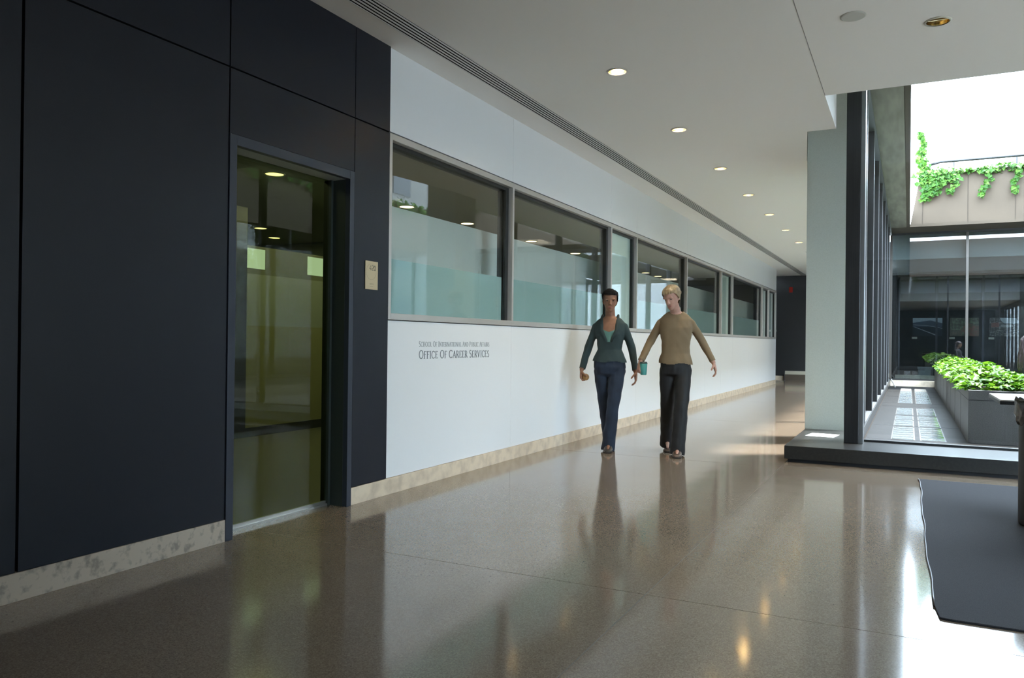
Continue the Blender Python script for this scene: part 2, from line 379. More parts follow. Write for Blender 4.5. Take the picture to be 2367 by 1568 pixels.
# the offices behind
M_off = mat('office wall', (.20, .22, .20), .8); M_offc = mat('office ceiling', (.30, .31, .28), .85)
M_offp = mat('white office partition', (.60, .66, .64), .6)
struct(B('wall_office_back', M_off, -8.3, -8.2, 1.0, 22.1, 0, 2.8))
struct(B('ceiling_office', M_offc, -8.2, -.2, 1.0, 22.1, 2.72, 2.8))
struct(B('ceiling_office_strip', M_offc, -.2, -.13, 4.41, 22.1, 2.72, 2.8))
struct(B('floor_office', mat('office floor', (.085, .085, .06), .3), -8.2, -.2, 1.0, 22.1, -.12, 0))
struct(B('wall_office_near', M_off, -8.2, -.2, .9, 1.0, 0, 2.8))
struct(B('wall_office_end', M_off, -8.2, -.13, 22.1, 22.2, 0, 2.8))
for y in (10.2, 14.6, 18.7): struct(B('wall_office_divider', M_off, -8.1, -3.0, y, y+.1, 0, 2.72))
prt = None
for k, (a, b) in enumerate(((4.5, 9.5), (9.6, 13.35), (13.45, 16.1), (16.5, 20.7))):
    o = B('office_partition', M_offp, -.38, -.35, a, b, 0, 2.12, bevel=.003)
    tag(o, ['pale office screen behind the two nearest wide windows', 'pale office screen behind the window between the walkers and the third mullion',
            'pale office screen behind the wide window right of the blond walker', 'pale office screen behind the last wide window of the corridor'][k], 'partition', 'office screens behind the windows')
lampb = None
M_oring = mat('white lamp ring', (.6, .58, .5), .5); M_odisc = emission('warm office lamp glow', (1, .76, .36), 1.6)
def office_lamp(x, y, z, first=None, label='', r=.09):
    if first: return copy_tree(first, (x, y, z), label)
    t = empty('ceiling_lamp', (x, y, z))
    MB().lathe([(.09, 0), (.105, 0), (.105, -.006), (.09, -.008)], n=28, cap=False).build('ring', M_oring, t)
    MB().lathe([(.088, -.001), (.088, -.004)], n=28).build('lamp_disc', M_odisc, t)
    tag(t, label, 'ceiling lamp', 'round lamps in the office ceiling')
    return t
OL = [7.89, 9.36, 11.42, 13.3, 15.4, 17.6, 18.6]
lab = ['round office ceiling lamp seen through the left of the nearest window', 'round office ceiling lamp seen through the right of the nearest window',
       'round office ceiling lamp seen through the second window', 'round office ceiling lamp above the second office screen', 'round office ceiling lamp over the third office screen',
       'round office ceiling lamp left of the blond walker', 'deepest round office ceiling lamp, just above the blond walker']
for k, y in enumerate(OL):
    o = office_lamp(-2.27, y, 2.72, lampb, lab[k]); lampb = lampb or o
for y in (7.2, 11.4, 15.2, 19.4):
    l = bpy.data.lights.new('office_light', 'AREA'); l.energy = 9; l.size = .6; l.color = (1, .86, .62)
    o = bpy.data.objects.new('office_light', l); COL.objects.link(o); o.location = (-2.27, y, 2.70)

# ------------------------------------------------------------ the room behind the glass door
M_olive = mat('olive panel', (.17, .165, .09), .6); M_gg = mat('grey green panel', (.185, .20, .185), .45); M_blk = mat('blue black frame', (.012, .013, .02), .4)
rm = empty('office_screen_wall', (-3.2, 5.0, 0))
MB().box(-.06, 0, 0, 3.0, 1.22, 1.79).build('upper_panel', M_gg, rm)
MB().box(-.06, 0, 0, 3.0, .10, 1.22).build('lower_panel', M_olive, rm)
MB().box(-.06, 0, 0, 3.0, 1.79, 2.10).build('top_panel', mat('dark olive panel', (.10, .10, .075), .7), rm)
MB().box(-.08, .01, 0, 3.0, 0, .10).build('base_rail', M_blk, rm)
MB().box(-.08, .02, .95, 1.20, .1001, 2.5).build('post', M_blk, rm)
for y0, y1 in ((1.2, 1.48), (2.17, 2.45)):
    w_ = MB().box(.001, .004, y0, y1, 1.85, 2.07).build('lit_pane', emission('daylit small window', (.62, .70, .60), .42), rm)
tag(rm, 'olive and grey green office screen on a black base behind the tinted glass door', 'partition')
for x, y, z, l_ in ((-2.40, 5.79, 2.72, 'large round ceiling lamp glowing just inside the glass door'), (-5.95, 9.45, 2.72, 'smaller round ceiling lamp deep behind the glass door, the brighter of two'), (-5.35, 8.55, 2.72, 'dim round ceiling lamp deep behind the glass door')):
    office_lamp(x, y, z, lampb, l_)
for x, y, e_ in ((-2.4, 5.6, 9), (-1.2, 3.4, 4), (-5.8, 8.4, 8)):
    l = bpy.data.lights.new('office_light', 'AREA'); l.energy = e_; l.size = .5; l.color = (1, .88, .62)
    o = bpy.data.objects.new('office_light', l); COL.objects.link(o); o.location = (x, y, 2.70)

# ------------------------------------------------------------ linear air diffuser in the ceiling
def sk(y): return .215+(y-3.7)*.0125 if y < 8 else .27+(y-8)*.0075
df = empty('linear_air_diffuser', (0, 0, ZC))
YA, YB = -3.9, 24.2
def strip(o0, o1, z0, z1, ya=YA, yb=YB):
    b = MB(); yy = [ya]+[8.0]*(1 if ya < 8 < yb else 0)+[yb]
    b.rings([[(sk(y)+o0, y, z0), (sk(y)+o1, y, z0), (sk(y)+o1, y, z1), (sk(y)+o0, y, z1)] for y in yy]); return b.bm
def merge(bms):
    m_ = MB(); 
    for q in bms:
        t = bpy.data.meshes.new('t'); q.to_mesh(t); q.free(); m_.bm.from_mesh(t); bpy.data.meshes.remove(t)
    return m_
merge([strip(0, .158, -.003, -.0002)]).build('slot_backing', mat('dark slot', (.008, .009, .010), .8, spec=.1), df)
merge([strip(k*.029, k*.029+.012, -.0065, -.0031) for k in range(6)]).build('bars', mat('white diffuser bar', (.78, .79, .78), .5), df)
tag(df, 'long white slotted air diffuser running along the ceiling beside the left wall', 'air diffuser')
struct(merge([strip(-.34, -.02, -.004, -.0005, 20.8, 24.2)]).build('dark_opening_sheet', mat('painted dark opening', (.06, .06, .06), .7)))  # dark sheet stands in for an unlit opening above the ceiling strip
ceil_dn = None
M_bulb = emission('warm lamp', (1, .88, .66), 110)
def downlight(x, y, lit, label):
    t = empty('ceiling_downlight', (x, y, ZC))
    MB().lathe([(.066, -.0005), (.078, -.0005), (.078, -.005), (.067, -.008)], n=40, cap=False).build('trim_ring', M_steel if lit else M_oring, t, smooth=True)
    MB().lathe([(.0665, -.002), (.062, .03), (.05, .07), (.032, .10), (.012, .112)], n=40, cap=False).build('reflector', M_gold, t, smooth=True)
    lp = MB().lathe([(.008, .10), (.036, .09), (.044, .055), (.040, .026), (.014, .016)], n=20).build('bulb', M_bulb if lit else mat('unlit bulb', (.6, .55, .4), .2), t, smooth=True)
    MB().box(-.062, .062, -.004, .004, .006, .018).build('crossbar', M_gold, t)
    tag(t, label, 'downlight', 'recessed ceiling downlights along the corridor')
    return t
labs = ['lit ceiling downlight nearest the camera in the corridor row', 'second lit downlight of the corridor row, above the two walkers', 'third lit downlight of the corridor row counted from the near end',
        'fourth lit downlight of the corridor row counted from the near end', 'fifth lit downlight of the corridor row counted from the near end', 'sixth lit downlight, second last before the grey column hides the row', 'last lit downlight seen beside the grey column']
d0 = None
for k, y in enumerate(LY):
    lb = labs[min(k, 6)] if k < 7 else ['eighth lit corridor downlight, just hidden by the grey column', 'ninth lit corridor downlight, farthest down the corridor'][k-7]
    if d0: copy_tree(d0, (LX, y, ZC), lb)
    else: d0 = downlight(LX, y, True, lb)
    l = bpy.data.lights.new('downlight_beam', 'SPOT'); l.energy = 12; l.spot_size = 2.0; l.spot_blend = .8; l.shadow_soft_size = .03; l.color = (1, .82, .55)
    o = bpy.data.objects.new('downlight_beam', l); COL.objects.link(o); o.location = (LX, y, ZC-.012)
d9 = downlight(3.377, 5.536, False, 'unlit gold ceiling downlight above the courtyard glass at the top right'); del d9['group']
pd = MB().lathe([(.075, 0), (.075, -.004), (.068, -.008)], n=40).build('ceiling_cover_plate', mat('grey blank plate', (.50, .50, .46), .5), loc=(2.908, 5.225, ZC))
tag(pd, 'flat round blank cover plate on the ceiling left of the unlit gold downlight', 'cover plate')

# ------------------------------------------------------------ end of the corridor
M_end = mat('black end wall', (.014, .014, .014), .6)
struct(B('wall_end', M_end, -.6, 2.8, 24.3, 24.4, .29, ZC))
struct(B('trim_2', mat('pale cap', (.55, .50, .38), .5), -.04, 2.8, 24.26, 24.4, .19, .29))
struct(B('trim_3', mat('brown plinth', (.12, .09, .065), .35), -.04, 2.8, 24.24, 24.4, 0, .19))
struct(B('trim_4', M_end, -.055, -.040, 24.14, 24.3, 0, .24))
struct(B('wall_end_foot', M_end, -.62, -.04, 24.3, 24.4, -.05, .29))
struct(B('wall_end_return', M_end, -.6, -.5, 22.1, 24.3, 0, ZC))
struct(B('baseboard_end', M_trav, -.6, -.055, 24.25, 24.3, 0, .14))
struct(B('floor_nook', mat('nook floor', (.3, .24, .18), .3), -.6, XW, 22.1, 24.3, -.05, -.002))
ex = MB().box(0, .10, 0, .012, 0, .16).build('exit_sign', emission('dim red sign', (.4, .05, .04), .05), loc=(.05, 24.28, 2.62))
tag(ex, 'tiny dim red sign high on the black wall at the far end of the corridor', 'sign')
hd = MB().box(0, .03, -.05, 0, 0, .05).build('door_stop_knob', M_steel, loc=(0, 22.0, 1.42)); 
tag(hd, 'small pale knob at the far end edge of the white wall', 'knob')

# ------------------------------------------------------------ enclosing walls on the near side
M_dimw = mat('grey side wall', (.30, .29, .27), .8)
struct(MB().box(7.5, 7.6, -4, .8, 0, 4.4).box(7.5, 7.6, 6.6, 8.3, 0, 4.4).box(7.5, 7.6, .8, 6.6, 2.95, 4.4).build('wall_right', M_dimw))
we = empty('window_14', (7.5, .8, 0)); we['kind'] = 'structure'  # glazing added out of view to let daylight in from the right
MB().box(.04, .05, 0, 5.8, .05, 2.9).build('glass_pane', G_clear, we)
MB().box(0, .09, 0, 5.8, 0, .05).box(0, .09, 0, 5.8, 2.9, 2.95).build('frame', M_mull, we)
for y in (0, 1.43, 2.87, 4.3, 5.74): MB().box(0, .09, y, y+.06, .05, 2.9).build('mullion', M_mull, we)
struct(B('ground_outside', mat('outside paving', (.20, .19, .18), .8), 7.6, 30, -20, 8.3, -.2, -.05))
M_tower = mat('grey tower facade', (.16, .16, .15), .8); M_twin = mat('tower window glass', (.05, .06, .07), .1)
tw = empty('added_tower', (17, 0, 0))  # block added to cut sky light and fill the window reflections
MB().box(0, 8, 0, 64, -.2, 16.5).build('tower_body', M_tower, tw)
for k in range(14):
    for j in range(4): MB().box(-.04, 0, .8+k*2.1, 2.1+k*2.1, 1+j*3.3, 3+j*3.3).build('tower_window', M_twin, tw)
tag(tw, 'added grey tower cutting sky light right of the courtyard, seen only mirrored in the office windows', 'building')
struct(B('wall_back', mat('dim back wall', (.16, .155, .15), .8), -.2, 7.6, -4.1, -4, 0, 3.2))

# ------------------------------------------------------------ black stone plinth, column, post and courtyard glass
ZP = .15
pb = MB().prism([(2.22, 7.50), (7.5, 7.50), (7.5, 8.34), (2.79, 8.34), (2.79, 23.2), (2.22, 23.2)], ZP-.03, at=.03)
struct(pb.build('trim_5', M_black, bevel=.004))
struct(MB().prism([(2.25, 7.53), (7.5, 7.53), (7.5, 8.30), (2.78, 8.30), (2.78, 23.2), (2.25, 23.2)], .03, at=0).build('trim_6', M_gap))
struct(B('column', M_colm, 2.215, 2.665, 9.13, 9.70, ZP, 4.1))
pw = empty('window_10', (2.69, 8.0, ZP)); pw['kind'] = 'structure'
MB().box(0, .127, 0, .30, 0, 3.95).build('post', M_mull, pw, bevel=.003)
MB().box(.127, .165, .01, .20, 0, 3.95).build('post_edge', M_mulls, pw, bevel=.002)
# near facade, facing the camera
MB().box(.165, 4.81, .235, .247, .02, 3.95).build('glass_pane', G_court, pw)
MB().box(.165, 4.81, .215, .265, 0, .02).build('sill_frame', M_mull, pw)
for x in (2.0, 3.9): MB().box(x, x+.06, .19, .30, .02, 3.95).build('mullion', M_mull, pw)
# left facade, along the corridor
lw = empty('window_11', (2.752, 8.3, ZP)); lw['kind'] = 'structure'
FY = [9.95, 11.90, 13.85, 15.80, 17.75, 19.70, 21.65]
MB().box(-.036, -.026, 0, 15.0, .02, 3.95).build('glass_pane', G_court, lw)
for y in FY:
    MB().box(-.08, .028, y-8.3-.05, y-8.3+.05, 0, 3.95).build('mullion', M_mull, lw, bevel=.003)
    MB().box(.028, .034, y-8.3-.05, y-8.3+.05, 0, 3.95).build('mullion_edge', M_mulls, lw)
MB().box(-.03, .03, 0, 15.0, 0, .02).build('sill_frame', M_mulls, lw)
MB().box(-.08, .05, 0, 15.0, 3.90, 3.955).build('head_frame', M_mulls, lw)
pp = MB().box(0, .27, 0, .30, 0, .0015).build('paper_sheet', mat('white paper', (.80, .83, .86), .6), loc=(2.30, 8.42, ZP)); pp.rotation_euler.z = -.12
tag(pp, 'white sheet of paper lying on the black plinth in front of the grey column', 'paper')

# ------------------------------------------------------------ courtyard
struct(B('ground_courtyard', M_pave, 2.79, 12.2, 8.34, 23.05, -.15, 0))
ge = MB()
for y in (9.95, 11.7, 15.45, 16.3, 18.4, 20.4, 22.4): ge.box(2.81, 3.82, y, y+.012, 0, .0012)
struct(ge.build('ground_joint', M_gap))
# left side: concrete soffit and parapet above the facade
sf = MB().box(2.68, 3.155, 8.3, 22.25, 4.107, 4.4).build('ceiling_soffit_left', M_conc); struct(sf)
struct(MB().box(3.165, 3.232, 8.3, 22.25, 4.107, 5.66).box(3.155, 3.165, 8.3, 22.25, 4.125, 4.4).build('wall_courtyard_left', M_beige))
struct(MB().box(2.2, 3.155, 8.3, 23.4, 4.4, 4.7).build('roof_left', M_conc))
struct(B('ceiling_soffit_left_inner', M_ceil, 2.2, 2.68, 9.7, 24.3, ZC+.98, 4.4))
# near side parapet over the glass
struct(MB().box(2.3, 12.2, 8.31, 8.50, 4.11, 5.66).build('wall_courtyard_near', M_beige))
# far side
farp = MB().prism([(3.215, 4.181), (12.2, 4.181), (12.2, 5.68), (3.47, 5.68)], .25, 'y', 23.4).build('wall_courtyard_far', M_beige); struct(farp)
sj = MB()
for k in range(9): sj.box(3.52+k*1.045, 3.53+k*1.045, 23.39, 23.4, 4.23, 5.67)
struct(sj.build('wall_courtyard_far_joint', mat('concrete joint', (.045, .034, .024), .9)))
struct(MB().box(2.2, 12.2, 22.25, 23.65, 4.107, 4.18).build('ceiling_soffit_far', M_beige))
# right side (seen mirrored in the office windows)
struct(MB().box(11.8, 12.0, 8.3, 23.4, 4.11, 5.68).build('wall_courtyard_right', M_beige))
def facade_x(n, y, x0, x1, z0, z1, step, first):
    e = empty('window_%d' % n, (x0, y, z0)); e['kind'] = 'structure'
    MB().box(0, x1-x0, 0, .01, .04, z1-z0-.05).build('glass_pane', G_far, e)
    MB().box(0, x1-x0, -.03, .05, 0, .04).box(0, x1-x0, -.03, .05, z1-z0-.05, z1-z0).build('frame', M_mull, e)
    k = first
    while k < x1: MB().box(k-x0-.03, k-x0+.03, -.05, .06, .04, z1-z0-.05).build('mullion', mat('bronze mullion', (.10, .09, .08), .35, metal=.6), e); k += step
    return e
facade_x(12, 23.4, 2.76, 12.0, .15, 4.107, 1.78, 2.79)
struct(B('trim_7', M_trav, 2.80, 12.2, 23.05, 23.5, -.05, .15))
fr_ = empty('window_13', (11.8, 8.5, .15)); fr_['kind'] = 'structure'
MB().box(0, .01, 0, 14.9, .04, 3.9).build('glass_pane', G_far, fr_)
for k in range(8): MB().box(-.05, .06, k*1.95, k*1.95+.06, 0, 3.95).build('mullion', M_mull, fr_)
struct(B('wall_right_interior', M_end, 13.5, 13.6, 8.3, 23.4, 0, 4.2))
struct(B('ceiling_right_interior', M_end, 12.0, 13.6, 8.3, 23.65, 4.11, 4.3))
struct(B('floor_right_interior', MATS['office floor'], 12.2, 13.5, 8.3, 23.4, -.1, 0))
# far room behind the far glass
struct(B('wall_far_room', M_end, 2.3, 12.2, 26.0, 26.1, -.1, 4.2))
struct(B('wall_far_room_left', M_end, 2.80, 2.9, 24.4, 26.0, 0, 4.2))
struct(B('floor_far_room', mat('dark far floor', (.05, .048, .045), .2), 2.3, 12.2, 23.5, 26.0, -.1, .0))
struct(B('ceiling_far_room', mat('far ceiling', (.20, .20, .20), .9), 2.3, 12.2, 24.2, 26.0, 3.05, 3.2))
struct(B('wall_far_reflection', mat('painted pale reflection', (.92, .95, .95), .8), 2.80, 12.2, 23.62, 23.72, 3.42, 4.10))  # pale panel imitates the bright parapet mirrored in the far glass
struct(MB().prism([(23.72, 3.42), (24.3, 3.05), (24.3, 3.2), (23.72, 3.55)], 9.4, 'x', 2.8).build('ceiling_far_reflection', mat('painted grey reflection', (.75, .76, .78), .8)))  # sloped grey panel imitates the greyer band of the same reflection
struct(B('baseboard_far_room', MATS['pale cap'], 2.9, 12.2, 23.70, 23.8, 0, .28))
for x in (2.95, 3.90, 5.03, 6.2):
    tag(MB().box(0, .05, 0, .05, 0, 3.05).build('interior_post', mat('grey interior post', (.09, .09, .10), .5), loc=(x, 25.0, 0)),
        {2.95: 'thin dark post at the left end behind the far courtyard glass', 3.90: 'thin dark post right of the road photograph behind the far glass', 5.03: 'thin dark post left of the town photograph behind the far glass'}.get(x, 'thin dark post outside the right edge behind the far glass'), 'post', 'posts behind the far glass')
for k, x in enumerate((3.02, 3.96, 5.09, 6.26)):
    tag(MB().box(0, .86 if k == 0 else (1.05 if k != 3 else 1.1), 0, .02, 0, .34).build('transom_panel', mat('blue grey panel', (.17, .18, .21), .6), loc=(x, 25.01, 2.58)),
        ['left blue grey transom panel behind the far glass', 'middle blue grey transom panel behind the far glass', 'right blue grey transom panel behind the far glass', 'transom panel beyond the right edge behind the far glass'][k], 'panel', 'transom panels behind the far glass')
# framed photographs on the far room wall, with captions
def picture(x0, x1, kind, label):
    e = empty('wall_photograph', (x0, 25.97, 1.375)); W_ = x1-x0; H_ = .53
    MB().box(0, W_, 0, .03, 0, H_).build('print', kind[0], e)
    for nm, m_, pts in kind[1]:
        MB().prism([(p[0]*W_, p[1]*H_) for p in pts], .002, 'y', -.003-.001*len(nm) % .003).build(nm, m_, e)
    tag(e, label, 'photograph')
    c = MB().box(0, .14, 0, .01, 0, .06).build('caption_card', mat('cream card', (.75, .70, .55), .7), loc=(x0-.02, 25.985, 1.285))
    tag(c, 'small cream caption card under the ' + label.split(' showing ')[1].split(',')[0], 'card', 'caption cards')
mm = mat
picture(3.33, 4.10, (mm('pale sky print', (.55, .58, .60), .5), [
    ('print_hills', mm('hill grey', (.10, .13, .17), .6), [(0, .72), (.3, .80), (.6, .86), (1, .70), (1, .5), (0, .5)]),
    ('print_road', mm('road dark', (.035, .045, .055), .6), [(0, .55), (1, .52), (1, 0), (0, 0)]),
    ('print_line_mark', mm('lane pale', (.5, .5, .5), .6), [(.02, .50), (.75, .04), (.85, .04), (.08, .50)]),
    ('print_line_mark', mm('lane pale', (.5, .5, .5), .6), [(.02, .60), (.55, .55), (1, .40), (1, .43), (.5, .59), (.02, .63)])]),
    'dark wall photograph showing a road below grey hills, left of three behind the far glass')
picture(4.30, 5.02, (mm('leaf print', (.14, .13, .09), .6, noise_=(14, (.30, .33, .22), .45, .6, 8)), [
    ('print_red_patch', mm('red print', (.42, .16, .12), .6, noise_=(18, (.2, .2, .12), .4, .65, 6)), [(.35, .35), (.6, .7), (1, .55), (1, 0), (.7, 0), (.5, .2)]),
    ('print_earth', mm('earth print', (.30, .2, .14), .6, noise_=(18, (.12, .14, .1), .4, .65, 6)), [(0, 0), (.4, 0), (.45, .3), (0, .35)])]),
    'mottled wall photograph showing red and green foliage, middle one behind the far glass')
picture(5.28, 5.99, (mm('town print', (.10, .10, .09), .6, noise_=(22, (.38, .34, .3), .5, .6, 8)), [
    ('print_bright_sky', mm('white sky print', (.72, .75, .76), .6), [(.35, 1), (.9, .97), (1, .75), (.85, .68), (.5, .70), (.38, .85)]),
    ('print_red_house', mm('brick print', (.38, .16, .12), .6), [(.06, .72), (.33, .74), (.33, .50), (.06, .48)]),
    ('print_white_house', mm('house print', (.5, .47, .42), .6), [(.38, .62), (.8, .62), (.8, .5), (.38, .5)])]),
    'bright wall photograph showing a town under white sky, rightmost behind the far glass')
bx = MB().box(0, .30, 0, .4, 0, .44).box(-.02, .34, -.02, .42, .44, .50).build('low_bench_block', mat('pale painted block', (.20, .22, .22), .6), loc=(3.47, 24.0, 0.0))
tag(bx, 'low pale topped block behind the far glass beside the planter', 'block')
st = MB().tube([(2.83, 22.4, .20), (2.90, 22.3, .10), (2.93, 22.25, .0)], .02, 8).build('door_prop', M_steel, smooth=True)
tag(st, 'small slanted metal prop at the far foot of the left courtyard facade', 'prop')
# railing on the far parapet
rl = empty('parapet_railing', (3.69, 23.5, 5.68))
MB().tube([(0, 0, .23), (.25, 0, .29), (8.3, 0, .29)], .038, 10).build('handrail', M_mull, rl, smooth=True)
for k in range(6): MB().box(.54+k*1.40, .58+k*1.40, -.02, .02, 0, .27).build('rail_post', M_mull, rl)
tag(rl, 'dark metal railing along the top of the far concrete parapet', 'railing')

# light wells set in the paving
M_lens = mat('ribbed lens glass', (.50, .56, .60), .12, spec=.7, coat=1); M_lfr = mat('cast frame', (.06, .057, .053), .5)
def well(x0, x1, y0, y1):
    e = empty('pavement_light', (x0, y0, 0)); W_, L_ = x1-x0, y1-y0
    MB().box(0, W_, 0, L_, 0, .004).build('frame', M_lfr, e)
    b = MB(); n = max(3, int(round(L_/.27))); p = L_/n
    for k in range(n): b.box(.015, W_-.015, k*p+.032, (k+1)*p-.032, .004, .011)
    b.build('glass_strips', M_lens, e)
    return e
WX = ((3.055, 3.305), (3.355, 3.62)); WYY = ((9.95, 11.5), (11.62, 12.55), (12.62, 13.30), (13.5, 15.0), (16.25, 17.9), (18.0, 19.8), (19.9, 21.7))
pos = ['nearest the camera', 'second from the near end', 'third from the near end', 'just before the wide paving gap', 'just beyond the wide paving gap', 'second last before the far sill', 'farthest by the far sill']
for j, (x0, x1) in enumerate(WX):
    for k, (y0, y1) in enumerate(WYY):
        tag(well(x0, x1, y0, y1), 'glass pavement light in the %s row, %s' % (('left', 'planter side')[j], pos[k]), 'pavement light', 'pavement lights in the courtyard walk')

# planter
plt = empty('stone_planter', (3.83, 10.07, 0)); PW, PL, PH = .77, 12.8, .59
MB().box(0, PW, 0, .10, 0, .475).box(0, .10, .10, PL, 0, .475).box(PW-.1, PW, .10, PL, 0, .475).box(.1, PW-.1, PL-.1, PL, 0, .475).build('planter_body', M_gran, plt)
MB().box(.004, .1, .004, PL, .475, .481).box(.1, PW-.004, .004, .1, .475, .481).build('shadow_gap', M_gap, plt)
MB().box(0, PW, 0, .12, .481, PH).box(0, .12, .12, PL, .481, PH).box(PW-.12, PW, .12, PL, .481, PH).build('coping', M_gran, plt, bevel=.004)
MB().box(.12, PW-.12, .12, PL-.1, .30, .555).build('soil', mat('dark soil', (.02, .016, .012), .95), plt)
for k in range(1, 9): MB().box(-.0015, 0, k*1.4-.003, k*1.4+.003, 0, .475).build('slab_joint', M_gap, plt)
tag(plt, 'long grey granite planter filled with leafy ground cover in the courtyard', 'planter')

def leaf(bm, p, d, up, s, fold=.25):
    """ivy like leaf: pointed outline of nine vertices folded on its midrib"""
    d = d.normalized(); a = d.cross(up).normalized(); n = a.cross(d)
    def P(x, y, z): return bm.verts.new(p+d*y*s+a*x*s+n*z*s)
    c0, c1, c2 = P(0, 0, 0), P(0, .5, .04), P(0, 1.05, -.12)
    l = [P(-.34, -.08, fold*.5), P(-.52, .30, fold), P(-.27, .70, fold*.4)]; r = [P(.34, -.08, fold*.5), P(.52, .30, fold), P(.27, .70, fold*.4)]
    for q in (l, r):
        bm.faces.new((c0, q[0], q[1], c1)); bm.faces.new((c1, q[1], q[2], c2))
def leafmat(name, c1, c2, c3):
    m = bpy.data.materials.new(name); m.use_nodes = True; N = m.node_tree.nodes; L = m.node_tree.links; b = N['Principled BSDF']
    g_ = N.new('ShaderNodeNewGeometry'); r = N.new('ShaderNodeValToRGB'); e = r.color_ramp.elements
    e[0].color = (*c1, 1); e[1].color = (*c3, 1); x = e.new(.5); x.color = (*c2, 1)
    L.new(g_.outputs['Random Per Island'], r.inputs[0]); L.new(r.outputs[0], b.inputs['Base Color'])
    b.inputs['Roughness'].default_value = .42; b.inputs['Specular IOR Level'].default_value = .22
    b.inputs['Transmission Weight'].default_value = 0
    tl = N.new('ShaderNodeBsdfTranslucent'); L.new(r.outputs[0], tl.inputs[0])
    mx = N.new('ShaderNodeMixShader'); mx.inputs[0].default_value = .3
    L.new(b.outputs[0], mx.inputs[1]); L.new(tl.outputs[0], mx.inputs[2]); L.new(mx.outputs[0], N['Material Output'].inputs[0]); return m
M_leaf = leafmat('bright ground cover leaves', (.020, .070, .005), (.065, .165, .008), (.15, .27, .016))
M_ivy = leafmat('dark ivy leaves', (.016, .065, .008), (.045, .14, .014), (.10, .21, .03))
rnd = random.Random(11)
gb = bmesh.new()
for i in range(4600):
    t = rnd.random()**1.35; y = 10.12+t*12.6; x = rnd.uniform(3.80, 4.66)
    if y < 10.3 and rnd.random() < .4: y += .3
    e = min(x-3.80, 4.66-x, .30)/.30; fy = min(1, (y-10.08)/.5)
    nz = noise.noise(Vector((x*1.9, y*1.3, 3)))
    z = .58+(.10+.12*nz)*(.25+.75*e)*fy*1.2 + rnd.uniform(-.03, .05)
    if e < .15: z -= rnd.uniform(0, .07)*(1 if y > 10.5 else 0)
    a = rnd.uniform(0, 2*PI)
    leaf(gb, Vector((x, y, max(z, .565))), Vector((math.cos(a), math.sin(a), rnd.uniform(-.35, .35))), Vector((rnd.uniform(-.3, .3), rnd.uniform(-.3, .3), 1)), rnd.uniform(.055, .105))
gm = bpy.data.meshes.new('ground_cover'); gb.to_mesh(gm); gb.free(); gm.materials.append(M_leaf)
go = bpy.data.objects.new('ground_cover', gm); COL.objects.link(go)
tag(go, 'bright green glossy leaves spilling over the granite planter', 'ground cover', kind='stuff')
# ivy hanging from the parapet
ib = bmesh.new()
def strand(x, y, z0, z1, n, wd, dy=-.05):
    for i in range(n):
        t = rnd.random(); a = rnd.uniform(0, 2*PI)
        p = Vector((x+rnd.gauss(0, wd)*(1.2-.7*t)+.06*math.sin(t*7+x), y+dy+rnd.uniform(-.10, .02), z0+(z1-z0)*t))
        leaf(ib, p, Vector((math.cos(a)*.6, -.35, -.8+rnd.uniform(-.3, .5))), Vector((rnd.uniform(-.3, .3), -1, .3)), rnd.uniform(.06, .12))
for x, z1, n, wd in ((3.62, 4.95, 130, .13), (3.78, 5.05, 130, .10), (4.05, 5.30, 50, .06), (4.25, 5.1, 55, .06), (4.95, 4.95, 60, .055), (5.62, 5.0, 70, .05), (6.1, 5.45, 35, .05), (6.7, 5.2, 60, .08), (7.6, 5.3, 60, .1), (8.8, 5.1, 60, .08)):
    strand(x, 23.38, 5.72, z1, n, wd)
for i in range(1500):
    x = 3.55+rnd.random()**1.0*8.2
    a = rnd.uniform(0, 2*PI); h = .10+.05*math.sin(x*5)
    leaf(ib, Vector((x, 23.36+rnd.uniform(-.07, .2), 5.66+rnd.uniform(-h, h))), Vector((math.cos(a), -.5, math.sin(a)*.6)), Vector((0, -.6, 1)), rnd.uniform(.06, .12))
for i in range(330):
    t = rnd.random(); x = 3.55-.06*t+rnd.gauss(0, .07*(1.15-t)); z = 5.35+t*1.40
    a = rnd.uniform(0, 2*PI)
    leaf(ib, Vector((x+.03*math.sin(z*9), 23.42+rnd.uniform(-.08, .08), z)), Vector((math.cos(a), -.4, math.sin(a))), Vector((0, -1, .5)), rnd.uniform(.06, .12))
for k in range(700):
    y = rnd.uniform(8.6, 23.2); leaf(ib, Vector((11.76, y, 5.66+rnd.uniform(-.18-.25*max(0, math.sin(y*3)), .1))), Vector((-.5, rnd.uniform(-1, 1), -.6)), Vector((-1, 0, .4)), rnd.uniform(.08, .14))
MBi = MB(); MBi.bm.free(); MBi.bm = ib
MBt = None
iv = MBi.build('hanging_ivy', M_ivy)
tag(iv, 'green ivy climbing and trailing over the top of the concrete parapet', 'ivy', kind='stuff')
vs = MB().tube([(3.56, 23.45, 5.5), (3.54, 23.45, 6.1), (3.47, 23.45, 6.75)], [.014, .010, .005], 6).build('ivy_stem', mat('brown stem', (.09, .06, .03), .8))
tag(vs, 'thin brown stem the ivy climbs at the left end of the parapet', 'stem')

